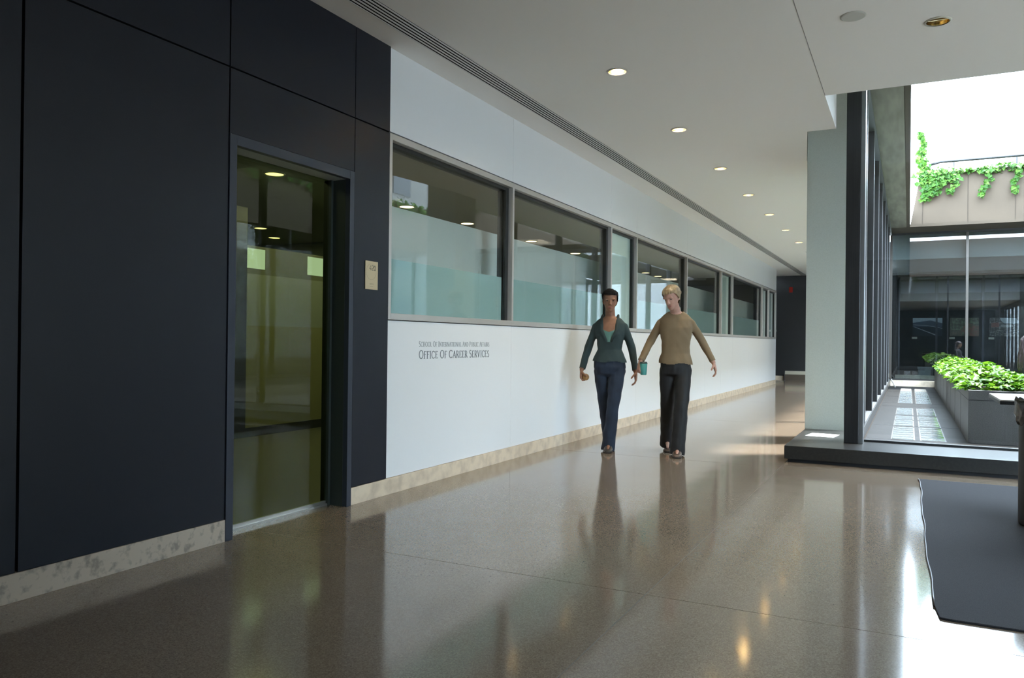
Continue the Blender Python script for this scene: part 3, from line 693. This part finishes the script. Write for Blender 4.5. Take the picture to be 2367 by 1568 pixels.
# ------------------------------------------------------------ mat, bin, side table, bench
mb_ = MB(); pts = []
n = 26
for i in range(n+1):
    y = 3.52+(7.07-3.52)*i/n; pts.append((3.322+.004*math.sin(y*5.1)+.002*math.sin(y*11)-.010*(1 if i in (n,) else 0)+.010*max(0, 5-y), y))
pts = [(5.45, 3.50), (3.385, 3.50), (3.350, 3.507)] [::1]+pts[1:]+[(5.45, 7.07)]
mb_.prism(pts, .009)
mo = mb_.build('entrance_mat', M_mat, bevel=.003)
tag(mo, 'large charcoal entrance mat with a wavy left edge on the terrazzo floor', 'mat')
edge = MB().tube([(p[0], p[1], .006) for p in pts[3:-1]], .0055, 6).build('rubber_edge', mat('dark rubber rim', (.025, .022, .024), .4), mo, smooth=True)

bn = empty('waste_bin', (4.036, 5.60, .0095))
M_bin = mat('dark grey bin shell', (.014, .0145, .016), .5, spec=.35, noise_=(300, (.022, .022, .024), .45, .6, 2))
MB().lathe([(.195, 0), (.205, .01), (.205, .66), (.198, .70), (.198, .735)], n=160).build('bin_body', M_bin, bn, smooth=False)
nb = 64; rs = []
for r0, z in ((.207, .60), (.215, .62), (.222, .66), (.222, .72), (.226, .745), (.215, .765), (.19, .765), (.18, .74)):
    rs.append([((r0+.006*math.sin(i*7.3+z*40)+.004*math.sin(i*3.1))*math.cos(2*PI*i/nb), (r0+.006*math.sin(i*7.3+z*40))*math.sin(2*PI*i/nb), z+.008*math.sin(i*2.7+z*9)) for i in range(nb)])
MB().rings(rs, cap=False).build('bin_liner', mat('black plastic liner', (.012, .012, .014), .16, spec=.6), bn, smooth=True)
tag(bn, 'round dark grey waste bin with black liner over its rim, standing on the mat', 'bin')
tb = empty('side_table', (4.22, 6.40, .0095))
MB().box(-.45, .45, -.40, .40, .715, .723).build('table_top', mat('tan laminate top', (.46, .40, .33), .4), tb)
MB().box(-.452, .452, -.402, .402, .690, .7149).build('table_edge', mat('black table edge', (.012, .012, .012), .4), tb, bevel=.003)
MB().lathe([(.03, .02), (.03, .69)], n=24).build('pedestal', M_mull, tb, smooth=True)
MB().lathe([(.17, 0), (.17, .008), (.05, .02), (.03, .02)], n=32).build('table_foot', M_mull, tb, smooth=True)
tag(tb, 'small side table with tan top and black edge behind the waste bin', 'table')
bc = empty('courtyard_bench', (4.64, 12.9, 0))
MB().box(0, .5, 0, 2.2, .38, .43).build('seat_slab', M_granl, bc, bevel=.004)
for y in (.15, 1.75): MB().box(.06, .44, y, y+.25, 0, .38).build('bench_support', M_gran, bc)
tag(bc, 'low stone bench on the far side of the planter', 'bench')

# ------------------------------------------------------------ people
def voxel_merge(mbs, name, voxel, m, parent, smooth_it=4, disp=None, keep=None):
    """fuse overlapping lofted pieces into one continuous surface"""
    b = mbs.bm; bmesh.ops.recalc_face_normals(b, faces=b.faces)
    me = bpy.data.meshes.new(name); b.to_mesh(me); b.free()
    o = bpy.data.objects.new(name, me); COL.objects.link(o)
    r = o.modifiers.new('r', 'REMESH'); r.mode = 'VOXEL'; r.voxel_size = voxel
    sm = o.modifiers.new('s', 'SMOOTH'); sm.iterations = smooth_it; sm.factor = .5
    d = bpy.context.evaluated_depsgraph_get(); d.update()
    me = bpy.data.meshes.new_from_object(o.evaluated_get(d)); o.modifiers.clear(); o.data = me
    me.name = name
    if disp:
        vs_ = [(v.co.copy(), v.normal.copy()) for v in me.vertices]
        me.vertices.foreach_set('co', [k for c, n_ in vs_ for k in c+disp(c, n_)])
    if keep:
        t = bmesh.new(); t.from_mesh(me)
        bmesh.ops.delete(t, geom=[f for f in t.faces if not keep(f.calc_center_median())], context='FACES'); t.to_mesh(me); t.free()
    me.materials.clear(); me.materials.append(m)
    me.polygons.foreach_set('use_smooth', [True]*len(me.polygons))
    if parent: o.parent = parent
    return o
def oval(c, rx, ry, n=24, rot=0, pw=1.0):
    out = []
    for i in range(n):
        t = 2*PI*i/n; x = rx*math.copysign(abs(math.cos(t))**pw, math.cos(t)); y = ry*math.copysign(abs(math.sin(t))**pw, math.sin(t))
        out.append(Vector((c[0]+x*math.cos(rot)-y*math.sin(rot), c[1]+x*math.sin(rot)+y*math.cos(rot), c[2])))
    return out
def limb(mb, pts, radii, n=14):
    """tapered limb with rounded ends through interpolated joints"""
    P = [Vector(p) for p in pts]; Q, R2 = [], []
    for i in range(len(P)-1):
        for k in range(6):
            t = k/6; Q.append(P[i].lerp(P[i+1], t)); R2.append(radii[i]*(1-t)+radii[i+1]*t)
    Q.append(P[-1]); R2.append(radii[-1])
    for _ in range(2):
        Q = [Q[0]]+[(Q[i-1]+Q[i]*2+Q[i+1])/4 for i in range(1, len(Q)-1)]+[Q[-1]]
    d0 = (Q[1]-Q[0]).normalized(); d1 = (Q[-1]-Q[-2]).normalized()
    Q = [Q[0]-d0*R2[0]*.85, Q[0]-d0*R2[0]*.5]+Q+[Q[-1]+d1*R2[-1]*.5, Q[-1]+d1*R2[-1]*.85]
    R2 = [R2[0]*.4, R2[0]*.85]+R2+[R2[-1]*.85, R2[-1]*.4]
    mb.tube(Q, R2, n)
def add_hand(mb, w, d, palm, thumb, curl=.6, grip=False, spread=0):
    """palm with five separate bent fingers; d along the hand, palm = where the palm faces, thumb = thumb side"""
    w, d = Vector(w), Vector(d).normalized(); t = Vector(thumb); t = (t-d*t.dot(d)).normalized(); p = d.cross(t)
    if p.dot(Vector(palm)) < 0: p = -p
    rs = []
    for u, hw, ht in ((-.012, .022, .018), (.01, .027, .018), (.035, .036, .017), (.065, .040, .015), (.088, .037, .012), (.094, .028, .008)):
        rs.append([w+d*u+t*hw*math.cos(2*PI*k/14)+p*ht*math.sin(2*PI*k/14) for k in range(14)])
    mb.rings(rs)
    for off, ln, r in ((.029, .070, .0085), (.010, .080, .0088), (-.010, .074, .0084), (-.028, .058, .0076)):
        q = w+d*.080+t*off; a = 0; pts = [q]; dd = d+t*off*(2.0+spread)
        for seg, ca in ((.44, .35), (.31, .9), (.25, .7)):
            a += ca*curl*1.25; v = (dd.normalized()*math.cos(a)+p*math.sin(a)); q = q+v*ln*seg; pts.append(q)
        mb.tube(pts, [r, r*.97, r*.88, r*.7], 10)
    q = w+d*.022+t*.028; pts = [q]
    for ln, k in ((.030, .9), (.028, .45), (.022, .15)):
        v = (d*.75+t*k+p*(.35+.5*curl)).normalized(); q = q+v*ln; pts.append(q)
    mb.tube(pts, [.0125, .0105, .0095, .0075], 10)

def make_person(name, loc, rz, J, m, label, seated=False):
    root = empty(name, loc, rz); tag(root, label, 'person')
    Hc = Vector(J['head'])                 # chin base point of the skull loft
    tilt = Matrix.Rotation(J.get('nod', 0), 4, 'X') @ Matrix.Rotation(J.get('roll', 0), 4, 'Y'); turn = Matrix.Rotation(J.get('turn', 0), 4, 'Z')
    def HP(p): return Hc+(turn @ tilt @ Vector(p))
    # ---- body: one continuous surface
    b = MB()
    # skull and face
    hd = [(0, .020, .022, -.055), (.012, .036, .040, -.042), (.035, .048, .060, -.024), (.065, .058, .078, -.008), (.095, .064, .088, 0), (.125, .069, .094, .004), (.155, .070, .094, .006), (.18, .064, .085, .008), (.20, .050, .066, .010), (.213, .028, .038, .010)]
    b.rings([[HP((v.x, v.y+yo, z)) for v in oval((0, 0, 0), rx, ry, 24)] for z, rx, ry, yo in hd])
    b.rings([[HP((v.x, v.y+yo, z)) for v in oval((0, 0, 0), rx, ry, 10)] for z, rx, ry, yo in ((.066, .014, .012, -.088), (.074, .016, .018, -.094), (.09, .011, .014, -.090), (.112, .008, .012, -.084))])
    for s_ in (-1, 1):
        b.rings([[HP((s_*(.066+.004*k), .008+v.x, .092+v.y)) for v in [Vector((q.x, q.y, 0)) for q in oval((0, 0, 0), .014-.002*k, .028-.004*k, 12)]] for k in range(3)])
        b.rings([[HP((s_*.030+v.x, -.080+v.y, z)) for v in oval((0, 0, 0), .022, .012, 10)] for z in (.118, .124, .130)])    # brow
    limb(b, [J['neck'], HP((0, .004, .06))], [.052, .046])
    # trunk
    b.rings([oval(c, rx, ry, 28, J.get('trot', 0), .9) for c, rx, ry in J['trunk']])
    for k in ('L', 'R'):
        sh, el, wr = J['sh'+k], J['el'+k], J['wr'+k]
        limb(b, [sh, el, wr], [.033, .031, .023])
        add_hand(b, wr, J['hd'+k], J['pa'+k], J['th'+k], J.get('cu'+k, .5))
        limb(b, [J['hip'+k], J['kn'+k], J['an'+k]], [.070, .048, .030])
        an, to = Vector(J['an'+k]), Vector(J['to'+k]); limb(b, [an+Vector((0, 0, -.015)), an.lerp(to, .75)+Vector((0, 0, .006))], [.024, .013])
    voxel_merge(b, 'body', .0055, m['skin'], root, 3)
    # ---- face pieces
    for s_ in (-1, 1):
        c = HP((s_*.028, -.0755, .108))
        MB().lathe([(.0005, -.0055), (.008, -.004), (.0105, 0), (.008, .004), (.0005, .0055)], n=14).build('eye', m['eye'], root, smooth=True, loc=c)
    lp = MB(); lp.rings([[HP((v.x, v.y-.079, z)) for v in oval((0, 0, 0), rx, ry, 14)] for z, rx, ry in ((.034, .010, .006), (.038, .021, .011), (.043, .022, .0115), (.047, .014, .008))])
    lp.build('lips', m['lips'], root, smooth=True)
    # ---- hair
    def hair_keep(c):
        q = (turn @ tilt).inverted() @ (c-Hc)
        hl = J.get('hairline', .165)
        ln = hl if q.y < -.055 else (hl+(q.y+.055)/.065*(.075-hl) if q.y < .01 else max(.0, .075-(q.y-.01)*1.6))
        return q.z > ln
    h = MB(); g_ = J.get('hairg', 1.12)
    h.rings([[HP((v.x, v.y+yo+.006, z*1.03)) for v in oval((0, 0, 0), rx*g_+.004, ry*g_+.003, 28)] for z, rx, ry, yo in [q for q in hd if q[0] > .02]+[(.220, .012, .018, .01)]])
    def hdisp(c, n_):
        q = (turn @ tilt).inverted() @ (c-Hc)
        return n_*(.004*noise.noise(Vector((q.x*90, q.y*14, q.z*30)))+.003*noise.noise(q*25))
    voxel_merge(h, 'hair', .005, m['hair'], root, 2, hdisp, hair_keep)
    if J.get('bun'):
        bb = MB(); c = HP(J['bun']); bb.rings([oval((c.x, c.y, c.z+z), r, r*.9, 20) for z, r in ((-.035, .012), (-.026, .030), (-.01, .040), (.01, .040), (.026, .028), (.034, .010))])
        voxel_merge(bb, 'hair_bun', .005, m['hair'], root, 2, hdisp)
    if J.get('long'):
        lh = MB(); rs = []
        for z, rx, ry, yo in ((.19, .062, .07, .02), (.15, .085, .085, .025), (.08, .092, .075, .045), (0, .098, .062, .065), (-.09, .105, .050, .085), (-.18, .100, .042, .10), (-.27, .078, .034, .105), (-.33, .040, .02, .105)):
            rs.append([Hc+turn @ Vector((v.x, v.y+yo, z)) for v in oval((0, 0, 0), rx, ry, 32)])
        lh.rings(rs)
        voxel_merge(lh, 'long_hair', .006, m['hair'], root, 2, lambda c, n_: n_*(.012*noise.noise(Vector((c.x*60, c.y*60, c.z*5)))+.008*noise.noise(c*16)))
    # ---- top
    def top(inf):
        t_ = MB(); t_.rings([oval(c, rx+inf, ry+inf, 30, J.get('trot', 0), .9) for c, rx, ry in J['shirt']])
        for k in ('L', 'R'):
            limb(t_, [J['sh'+k], J['el'+k], Vector(J['wr'+k]).lerp(Vector(J['el'+k]), -.02)], [.043+inf, .041+inf, .031+inf])
        if J.get('bust'):
            for s_ in (-1, 1):
                c = J['bust']; t_.rings([oval((s_*c[0], c[1], c[2]+z), r+inf, (r+inf)*.85, 18) for z, r in ((-.06, .02), (-.04, .05), (0, .066), (.04, .05), (.065, .02))])
        return t_
    hem = J['hem']; wl = {k: (Vector(J['wr'+k]), (Vector(J['wr'+k])-Vector(J['el'+k])).normalized()) for k in ('L', 'R')}
    def inarm(c):
        for k in ('L', 'R'):
            w_, d_ = wl[k]
            if (c-w_).length < .10 and (c-w_).dot(d_) > J.get('cuff', -.012): return True
        return False
    nk = Vector(J['neck'])
    def neckopen(c):
        if J.get('scoop'):
            a_ = J['scoop']; dz = c.z-a_[0]
            return c.y < nk.y+.03 and dz > 0 and abs(c.x) < min(.074, a_[1]+dz*a_[2]) or (c-nk).length < .060
        return (c-(nk+Vector((0, -.012, .020)))).length < .070
    def folds(c, n_):
        k_ = noise.noise(Vector((c.x*7, c.y*7, c.z*13+abs(c.x)*16)))*.007+noise.noise(Vector((c.x*22, c.y*20, c.z*12)))*.003
        return n_*k_
    voxel_merge(top(0), J['topname'], .006, m['top'], root, 9, folds,
                lambda c: (c.z > hem+.008*math.sin(c.x*30) or abs(c.x) > J['armx']) and not inarm(c) and not neckopen(c))
    if J.get('scoop'):
        a_ = J['scoop']
        cm = top(-.004)
        voxel_merge(cm, 'camisole', .006, m['cami'], root, 4, folds,
                    lambda c: c.y < nk.y-.02 and a_[0]-.04 < c.z < a_[3]-.02+abs(c.x)*.45 and abs(c.x) < min(.10, a_[1]+.035+max(0, c.z-a_[0])*a_[2]))
        z0_, w0_, k_ = a_[:3]
        cl = MB()          # turned edge of the open front, laid on the knit surface
        for s_ in (-1, 1):
            P_ = [(s_*min(.078, w0_+(z-z0_)*k_), nk.y+yy, z) for z, yy in ((z0_, -.118), (z0_+.06, -.130), (z0_+.12, -.116), (z0_+.17, -.092), (z0_+.215, -.060), (z0_+.250, -.015), (z0_+.27, .035))]
            cl.tube(P_, [(.010, .006), (.014, .007), (.017, .008), (.019, .009), (.019, .010), (.017, .012), (.012, .012)], 12)
        cl.build('collar', m['top'], root, smooth=True)
    # ---- trousers, legs with a slight flare at the hem
    tr = MB(); tr.rings([oval(c, rx+.012, ry+.012, 30, 0, .9) for c, rx, ry in J['seat']])
    for k in ('L', 'R'):
        hp, kn, an = Vector(J['hip'+k]), Vector(J['kn'+k]), Vector(J['an'+k])
        limb(tr, [hp, kn, an+(an-kn).normalized()*.07], J.get('legr', [.094, .066, .064]))
    cut_ = {k: (Vector(J['an'+k]), (Vector(J['an'+k])-Vector(J['kn'+k])).normalized()) for k in ('L', 'R')}
    def trk(c):
        if c.z > J['waist']: return False
        for k in ('L', 'R'):
            a_, d_ = cut_[k]
            if (c-a_).length < .19 and (c-a_).dot(d_) > .075: return False
        return True
    voxel_merge(tr, 'trousers', .007, m['trousers'], root, 4,
                lambda c, n_: n_*(noise.noise(Vector((c.x*12, c.y*12, c.z*14)))*.006+noise.noise(Vector((c.x*30, c.y*30, c.z*9)))*.003), trk)
    if J.get('belt'):
        MB().rings([oval((0, J['trunk'][0][0][1], J['waist']+z), .158, .112, 32, 0, .9) for z in (-.012, .012)], cap=False).build('belt', m['belt'], root, smooth=True)
    # ---- shoes
    for k in ('L', 'R'):
        an, to = Vector(J['an'+k]), Vector(J['to'+k]); f = (to-an); up = Vector((0, 0, 1))
        fh = Vector((f.x, f.y, 0)).normalized(); pitch_ = J.get('lift'+k, 0)
        side = fh.cross(up); rot = Matrix.Rotation(pitch_, 4, side)
        toe = Vector(J['to'+k])
        s2 = MB(); rs = []
        for u, wd, ht in ((.0, .012, .012), (-.012, .030, .024), (-.05, .043, .036), (-.09, .044, .046), (-.13, .037, .060), (-.17, .033, .072), (-.21, .034, .078), (-.235, .030, .074), (-.248, .016, .050)):
            c = Vector((0, 0, 0)); ring = []
            for i in range(18):
                t = 2*PI*i/18; x_ = wd*math.cos(t); z_ = ht/2+ht/2*math.copysign(abs(math.sin(t))**.7, math.sin(t))
                ring.append(toe+(rot @ (fh*u+side*x_+up*z_)))
            rs.append(ring)
        s2.rings(rs); sh_ = s2.build('shoe', m['shoe'], root, smooth=True)
        s3 = MB(); s3.rings([[toe+(rot @ (fh*u+side*wd*sx+up*zz)) for sx, zz in ((-1, -.004), (1, -.004), (1, .006), (-1, .006))] for u, wd in ((.002, .016), (-.03, .038), (-.09, .045), (-.15, .034), (-.24, .032))])
        s3.build('sole', m['sole'], sh_)
    return root

def skin(name, c): 
    m_ = mat(name, c, .5, spec=.4, noise_=(30, tuple(v*.85 for v in c), .4, .7, 3))
    b_ = m_.node_tree.nodes['Principled BSDF']; b_.inputs['Subsurface Weight'].default_value = .08; b_.inputs['Subsurface Radius'].default_value = (.01, .004, .002); return m_
M_eye = mat('dark eye', (.03, .02, .015), .15); M_sole = mat('dark sole', (.03, .022, .018), .6)
p1m = dict(skin=skin('brown skin', (.26, .125, .075)), eye=M_eye, lips=mat('rose lips', (.28, .09, .08), .4), hair=mat('black hair', (.005, .005, .006), .8, spec=.15, bump=(70, .5, .004, (1, 1, .15))),
           top=mat('dark teal grey knit', (.024, .042, .042), .85, bump=(260, .5, .002)), cami=mat('sea green jersey', (.12, .24, .20), .75),
           trousers=mat('dark indigo denim', (.007, .014, .030), .8, noise_=(8, (.012, .024, .046), .4, .7, 6), bump=(300, .4, .001)), shoe=mat('black shoe leather', (.02, .018, .018), .35), sole=M_sole, belt=mat('pale grey hem band', (.10, .16, .19), .7))
J1 = dict(head=(-.004, -.012, 1.395), nod=.10, turn=.12, roll=.02, neck=(0, .018, 1.325), hairline=.168, hairg=1.13, bun=(0, .105, .13),
          trunk=[((0, .005, .79), .06, .05), ((0, .005, .83), .140, .095), ((0, .005, .87), .150, .108), ((0, 0, .95), .122, .088), ((0, -.002, 1.00), .112, .082), ((0, -.004, 1.09), .125, .092), ((0, -.004, 1.19), .142, .098), ((0, .004, 1.27), .145, .080), ((0, .010, 1.315), .105, .062), ((0, .014, 1.34), .055, .05)],
          shirt=[((0, .002, .845), .176, .130), ((0, .002, .90), .168, .124), ((0, 0, .96), .142, .106), ((0, -.002, 1.01), .120, .090), ((0, -.004, 1.09), .134, .100), ((0, -.004, 1.19), .150, .106), ((0, .004, 1.27), .156, .088), ((0, .010, 1.315), .115, .070), ((0, .014, 1.345), .068, .060)],
          seat=[((0, .005, .735), .05, .05), ((0, .005, .765), .13, .098), ((0, .005, .83), .150, .110), ((0, .004, .89), .146, .104), ((0, .002, .94), .130, .092)],
          shL=(-.140, .012, 1.236), elL=(-.225, .055, 1.02), wrL=(-.278, -.035, .800), hdL=(-.06, -.10, -1), paL=(.9, -.3, 0), thL=(.1, -1, 0), cuL=1.15,
          shR=(.140, .008, 1.236), elR=(.222, .045, 1.015), wrR=(.262, -.03, .790), hdR=(.05, -.12, -1), paR=(-1, .2, 0), thR=(0, -1, 0), cuR=.55,
          hipL=(-.078, .02, .80), knL=(-.050, .03, .43), anL=(-.028, .24, .125), toL=(-.022, .045, .016), liftL=.34,
          hipR=(.078, -.01, .80), knR=(.050, -.115, .445), anR=(.012, -.135, .085), toR=(.020, -.315, .007), liftR=0,
          hem=.885, armx=.178, waist=.925, scoop=(1.085, .02, .46, 1.20), bust=(.060, -.050, 1.165), legr=[.086, .060, .066], topname='cardigan')
PR1 = make_person('person', (.545, 7.43, 0), .25, J1, p1m, 'walking person in dark teal cardigan and dark blue jeans, dark hair tied back')
p2m = dict(skin=skin('fair skin', (.50, .28, .21)), eye=M_eye, lips=mat('pink lips', (.42, .16, .13), .4), hair=mat('ash blond hair', (.30, .22, .12), .45, noise_=(60, (.16, .11, .06), .4, .7, 4, (1, 1, .2)), bump=(70, .5, .004, (1, 1, .15))),
           top=mat('camel brown knit', (.20, .140, .078), .85, bump=(260, .5, .002)), trousers=mat('black trousers', (.005, .005, .006), .7), shoe=mat('brown shoe leather', (.10, .065, .045), .35), sole=M_sole, cami=None)
J2 = dict(head=(-.020, -.040, 1.425), nod=.36, turn=-.48, roll=-.10, neck=(0, .012, 1.372), hairline=.165, hairg=1.15, bun=(.015, .105, .12),
          trunk=[((0, .005, .80), .06, .05), ((0, .005, .84), .132, .092), ((0, .005, .89), .142, .102), ((0, 0, .97), .122, .088), ((0, -.002, 1.03), .118, .084), ((0, -.004, 1.12), .132, .094), ((0, -.004, 1.22), .146, .100), ((0, .004, 1.30), .150, .082), ((0, .010, 1.35), .108, .064), ((0, .012, 1.385), .056, .05)],
          shirt=[((0, .002, .845), .166, .126), ((0, .002, .91), .160, .122), ((0, 0, .98), .138, .104), ((0, -.002, 1.04), .135, .100), ((0, -.004, 1.13), .146, .106), ((0, -.004, 1.23), .158, .110), ((0, .004, 1.31), .160, .092), ((0, .010, 1.355), .118, .072), ((0, .012, 1.395), .066, .060)],
          seat=[((0, .005, .745), .05, .05), ((0, .005, .775), .13, .098), ((0, .005, .84), .138, .106), ((0, .004, .89), .134, .102), ((0, .002, .95), .124, .092)],
          shL=(-.146, .010, 1.273), elL=(-.250, .050, 1.085), wrL=(-.340, -.055, .895), hdL=(-.22, -.25, -1), paL=(.85, -.5, 0), thL=(.4, -1, 0), cuL=1.0,
          shR=(.146, .008, 1.273), elR=(.265, .075, 1.085), wrR=(.362, .030, .895), hdR=(.28, -.10, -1), paR=(-1, -.2, .0), thR=(0, -1, 0), cuR=.55,
          hipL=(-.074, .01, .82), knL=(-.072, .04, .45), anL=(-.066, .20, .115), toL=(-.066, .005, .012), liftL=.30,
          hipR=(.074, -.01, .82), knR=(.052, -.14, .47), anR=(.022, -.195, .088), toR=(.004, -.375, .007), liftR=0,
          hem=.878, armx=.185, waist=.90, bust=(.060, -.048, 1.20), legr=[.084, .068, .072], topname='sweater')
PR2 = make_person('person', (1.195, 7.52, 0), .30, J2, p2m, 'walking person in camel brown sweater and black trousers with blond hair, looking down')
# things they carry
def local(p, o_, rz): 
    return Vector(o_)+Matrix.Rotation(rz, 3, 'Z') @ Vector(p)
cu = empty('paper_cup', local((-.309, -.092, .765), (1.195, 7.52, 0), .30))
MB().lathe([(.027, 0), (.030, .01), (.037, .115)], n=32).build('cup_body', mat('teal paper', (.05, .26, .24), .5), cu, smooth=True)
MB().lathe([(.039, .112), (.039, .118), (.034, .122), (.034, .128), (.03, .129)], n=32).build('cup_lid', mat('dark lid', (.03, .05, .05), .4), cu, smooth=True)
tag(cu, 'teal paper cup carried low in the hand of the walker in the camel sweater', 'cup')
bnn = MB(); bnn.rings([[Vector((v.x, v.y*.8, z)) for v in oval((0, 0, 0), r, r, 24)] for z, r in ((-.034, .010), (-.026, .028), (-.010, .037), (.008, .037), (.024, .028), (.033, .010))])
bo = bnn.build('bread_roll', mat('golden crust', (.36, .20, .07), .55, noise_=(30, (.22, .11, .04), .4, .7, 5)), smooth=True, loc=local((-.236, -.056, .728), (.545, 7.43, 0), .25))
tag(bo, 'small golden brown bread roll in the hand of the walker in the teal cardigan', 'bread roll')

# seated person beyond the planter
p3m = dict(skin=skin('tan skin', (.40, .24, .17)), eye=M_eye, lips=mat('muted lips', (.3, .12, .10), .5), hair=mat('dark brown hair', (.035, .024, .026), .35, noise_=(40, (.10, .07, .08), .5, .75, 4, (1, 1, .1)), bump=(60, .8, .006, (1, 1, .12))),
           top=mat('black jacket', (.012, .013, .016), .7), trousers=mat('blue trousers', (.02, .05, .12), .8), shoe=mat('grey shoe', (.08, .08, .08), .5), sole=M_sole, cami=None)
def up3(d_, dz): return {k: ((v[0], v[1], v[2]+dz) if isinstance(v, tuple) and len(v) == 3 and k[:2] in ('sh', 'el', 'wr', 'he', 'ne') else v) for k, v in d_.items()}
dz = -.36
J3 = dict(head=(0, -.02, 1.04), nod=.2, turn=.1, neck=(0, .018, .965), hairline=.165, hairg=1.12, long=True,
          trunk=[((c[0], c[1], c[2]+dz), rx, ry) for c, rx, ry in J1['trunk'][1:]], shirt=[((c[0], c[1], c[2]+dz), rx+.012, ry+.012) for c, rx, ry in J1['shirt']],
          seat=[((0, .0, .46), .15, .12), ((0, .0, .52), .155, .12), ((0, .004, .58), .13, .10)],
          shL=(-.160, .012, .905), elL=(-.215, -.06, .68), wrL=(-.10, -.24, .60), hdL=(.5, -1, -.1), paL=(0, 0, -1), thL=(1, 0, 0), cuL=.5,
          shR=(.160, .008, .905), elR=(.215, -.06, .68), wrR=(.10, -.24, .60), hdR=(-.5, -1, -.1), paR=(0, 0, -1), thR=(-1, 0, 0), cuR=.5,
          hipL=(-.085, .0, .545), knL=(-.11, -.42, .535), anL=(-.11, -.46, .10), toL=(-.11, -.62, .008),
          hipR=(.085, .0, .545), knR=(.11, -.42, .535), anR=(.11, -.46, .10), toR=(.11, -.62, .008),
          hem=.50, armx=.19, waist=.57, topname='jacket')
make_person('person', (4.83, 14.0, 0), PI/2+.35, J3, p3m, 'seated person with long dark hair and black jacket beyond the planter', True)
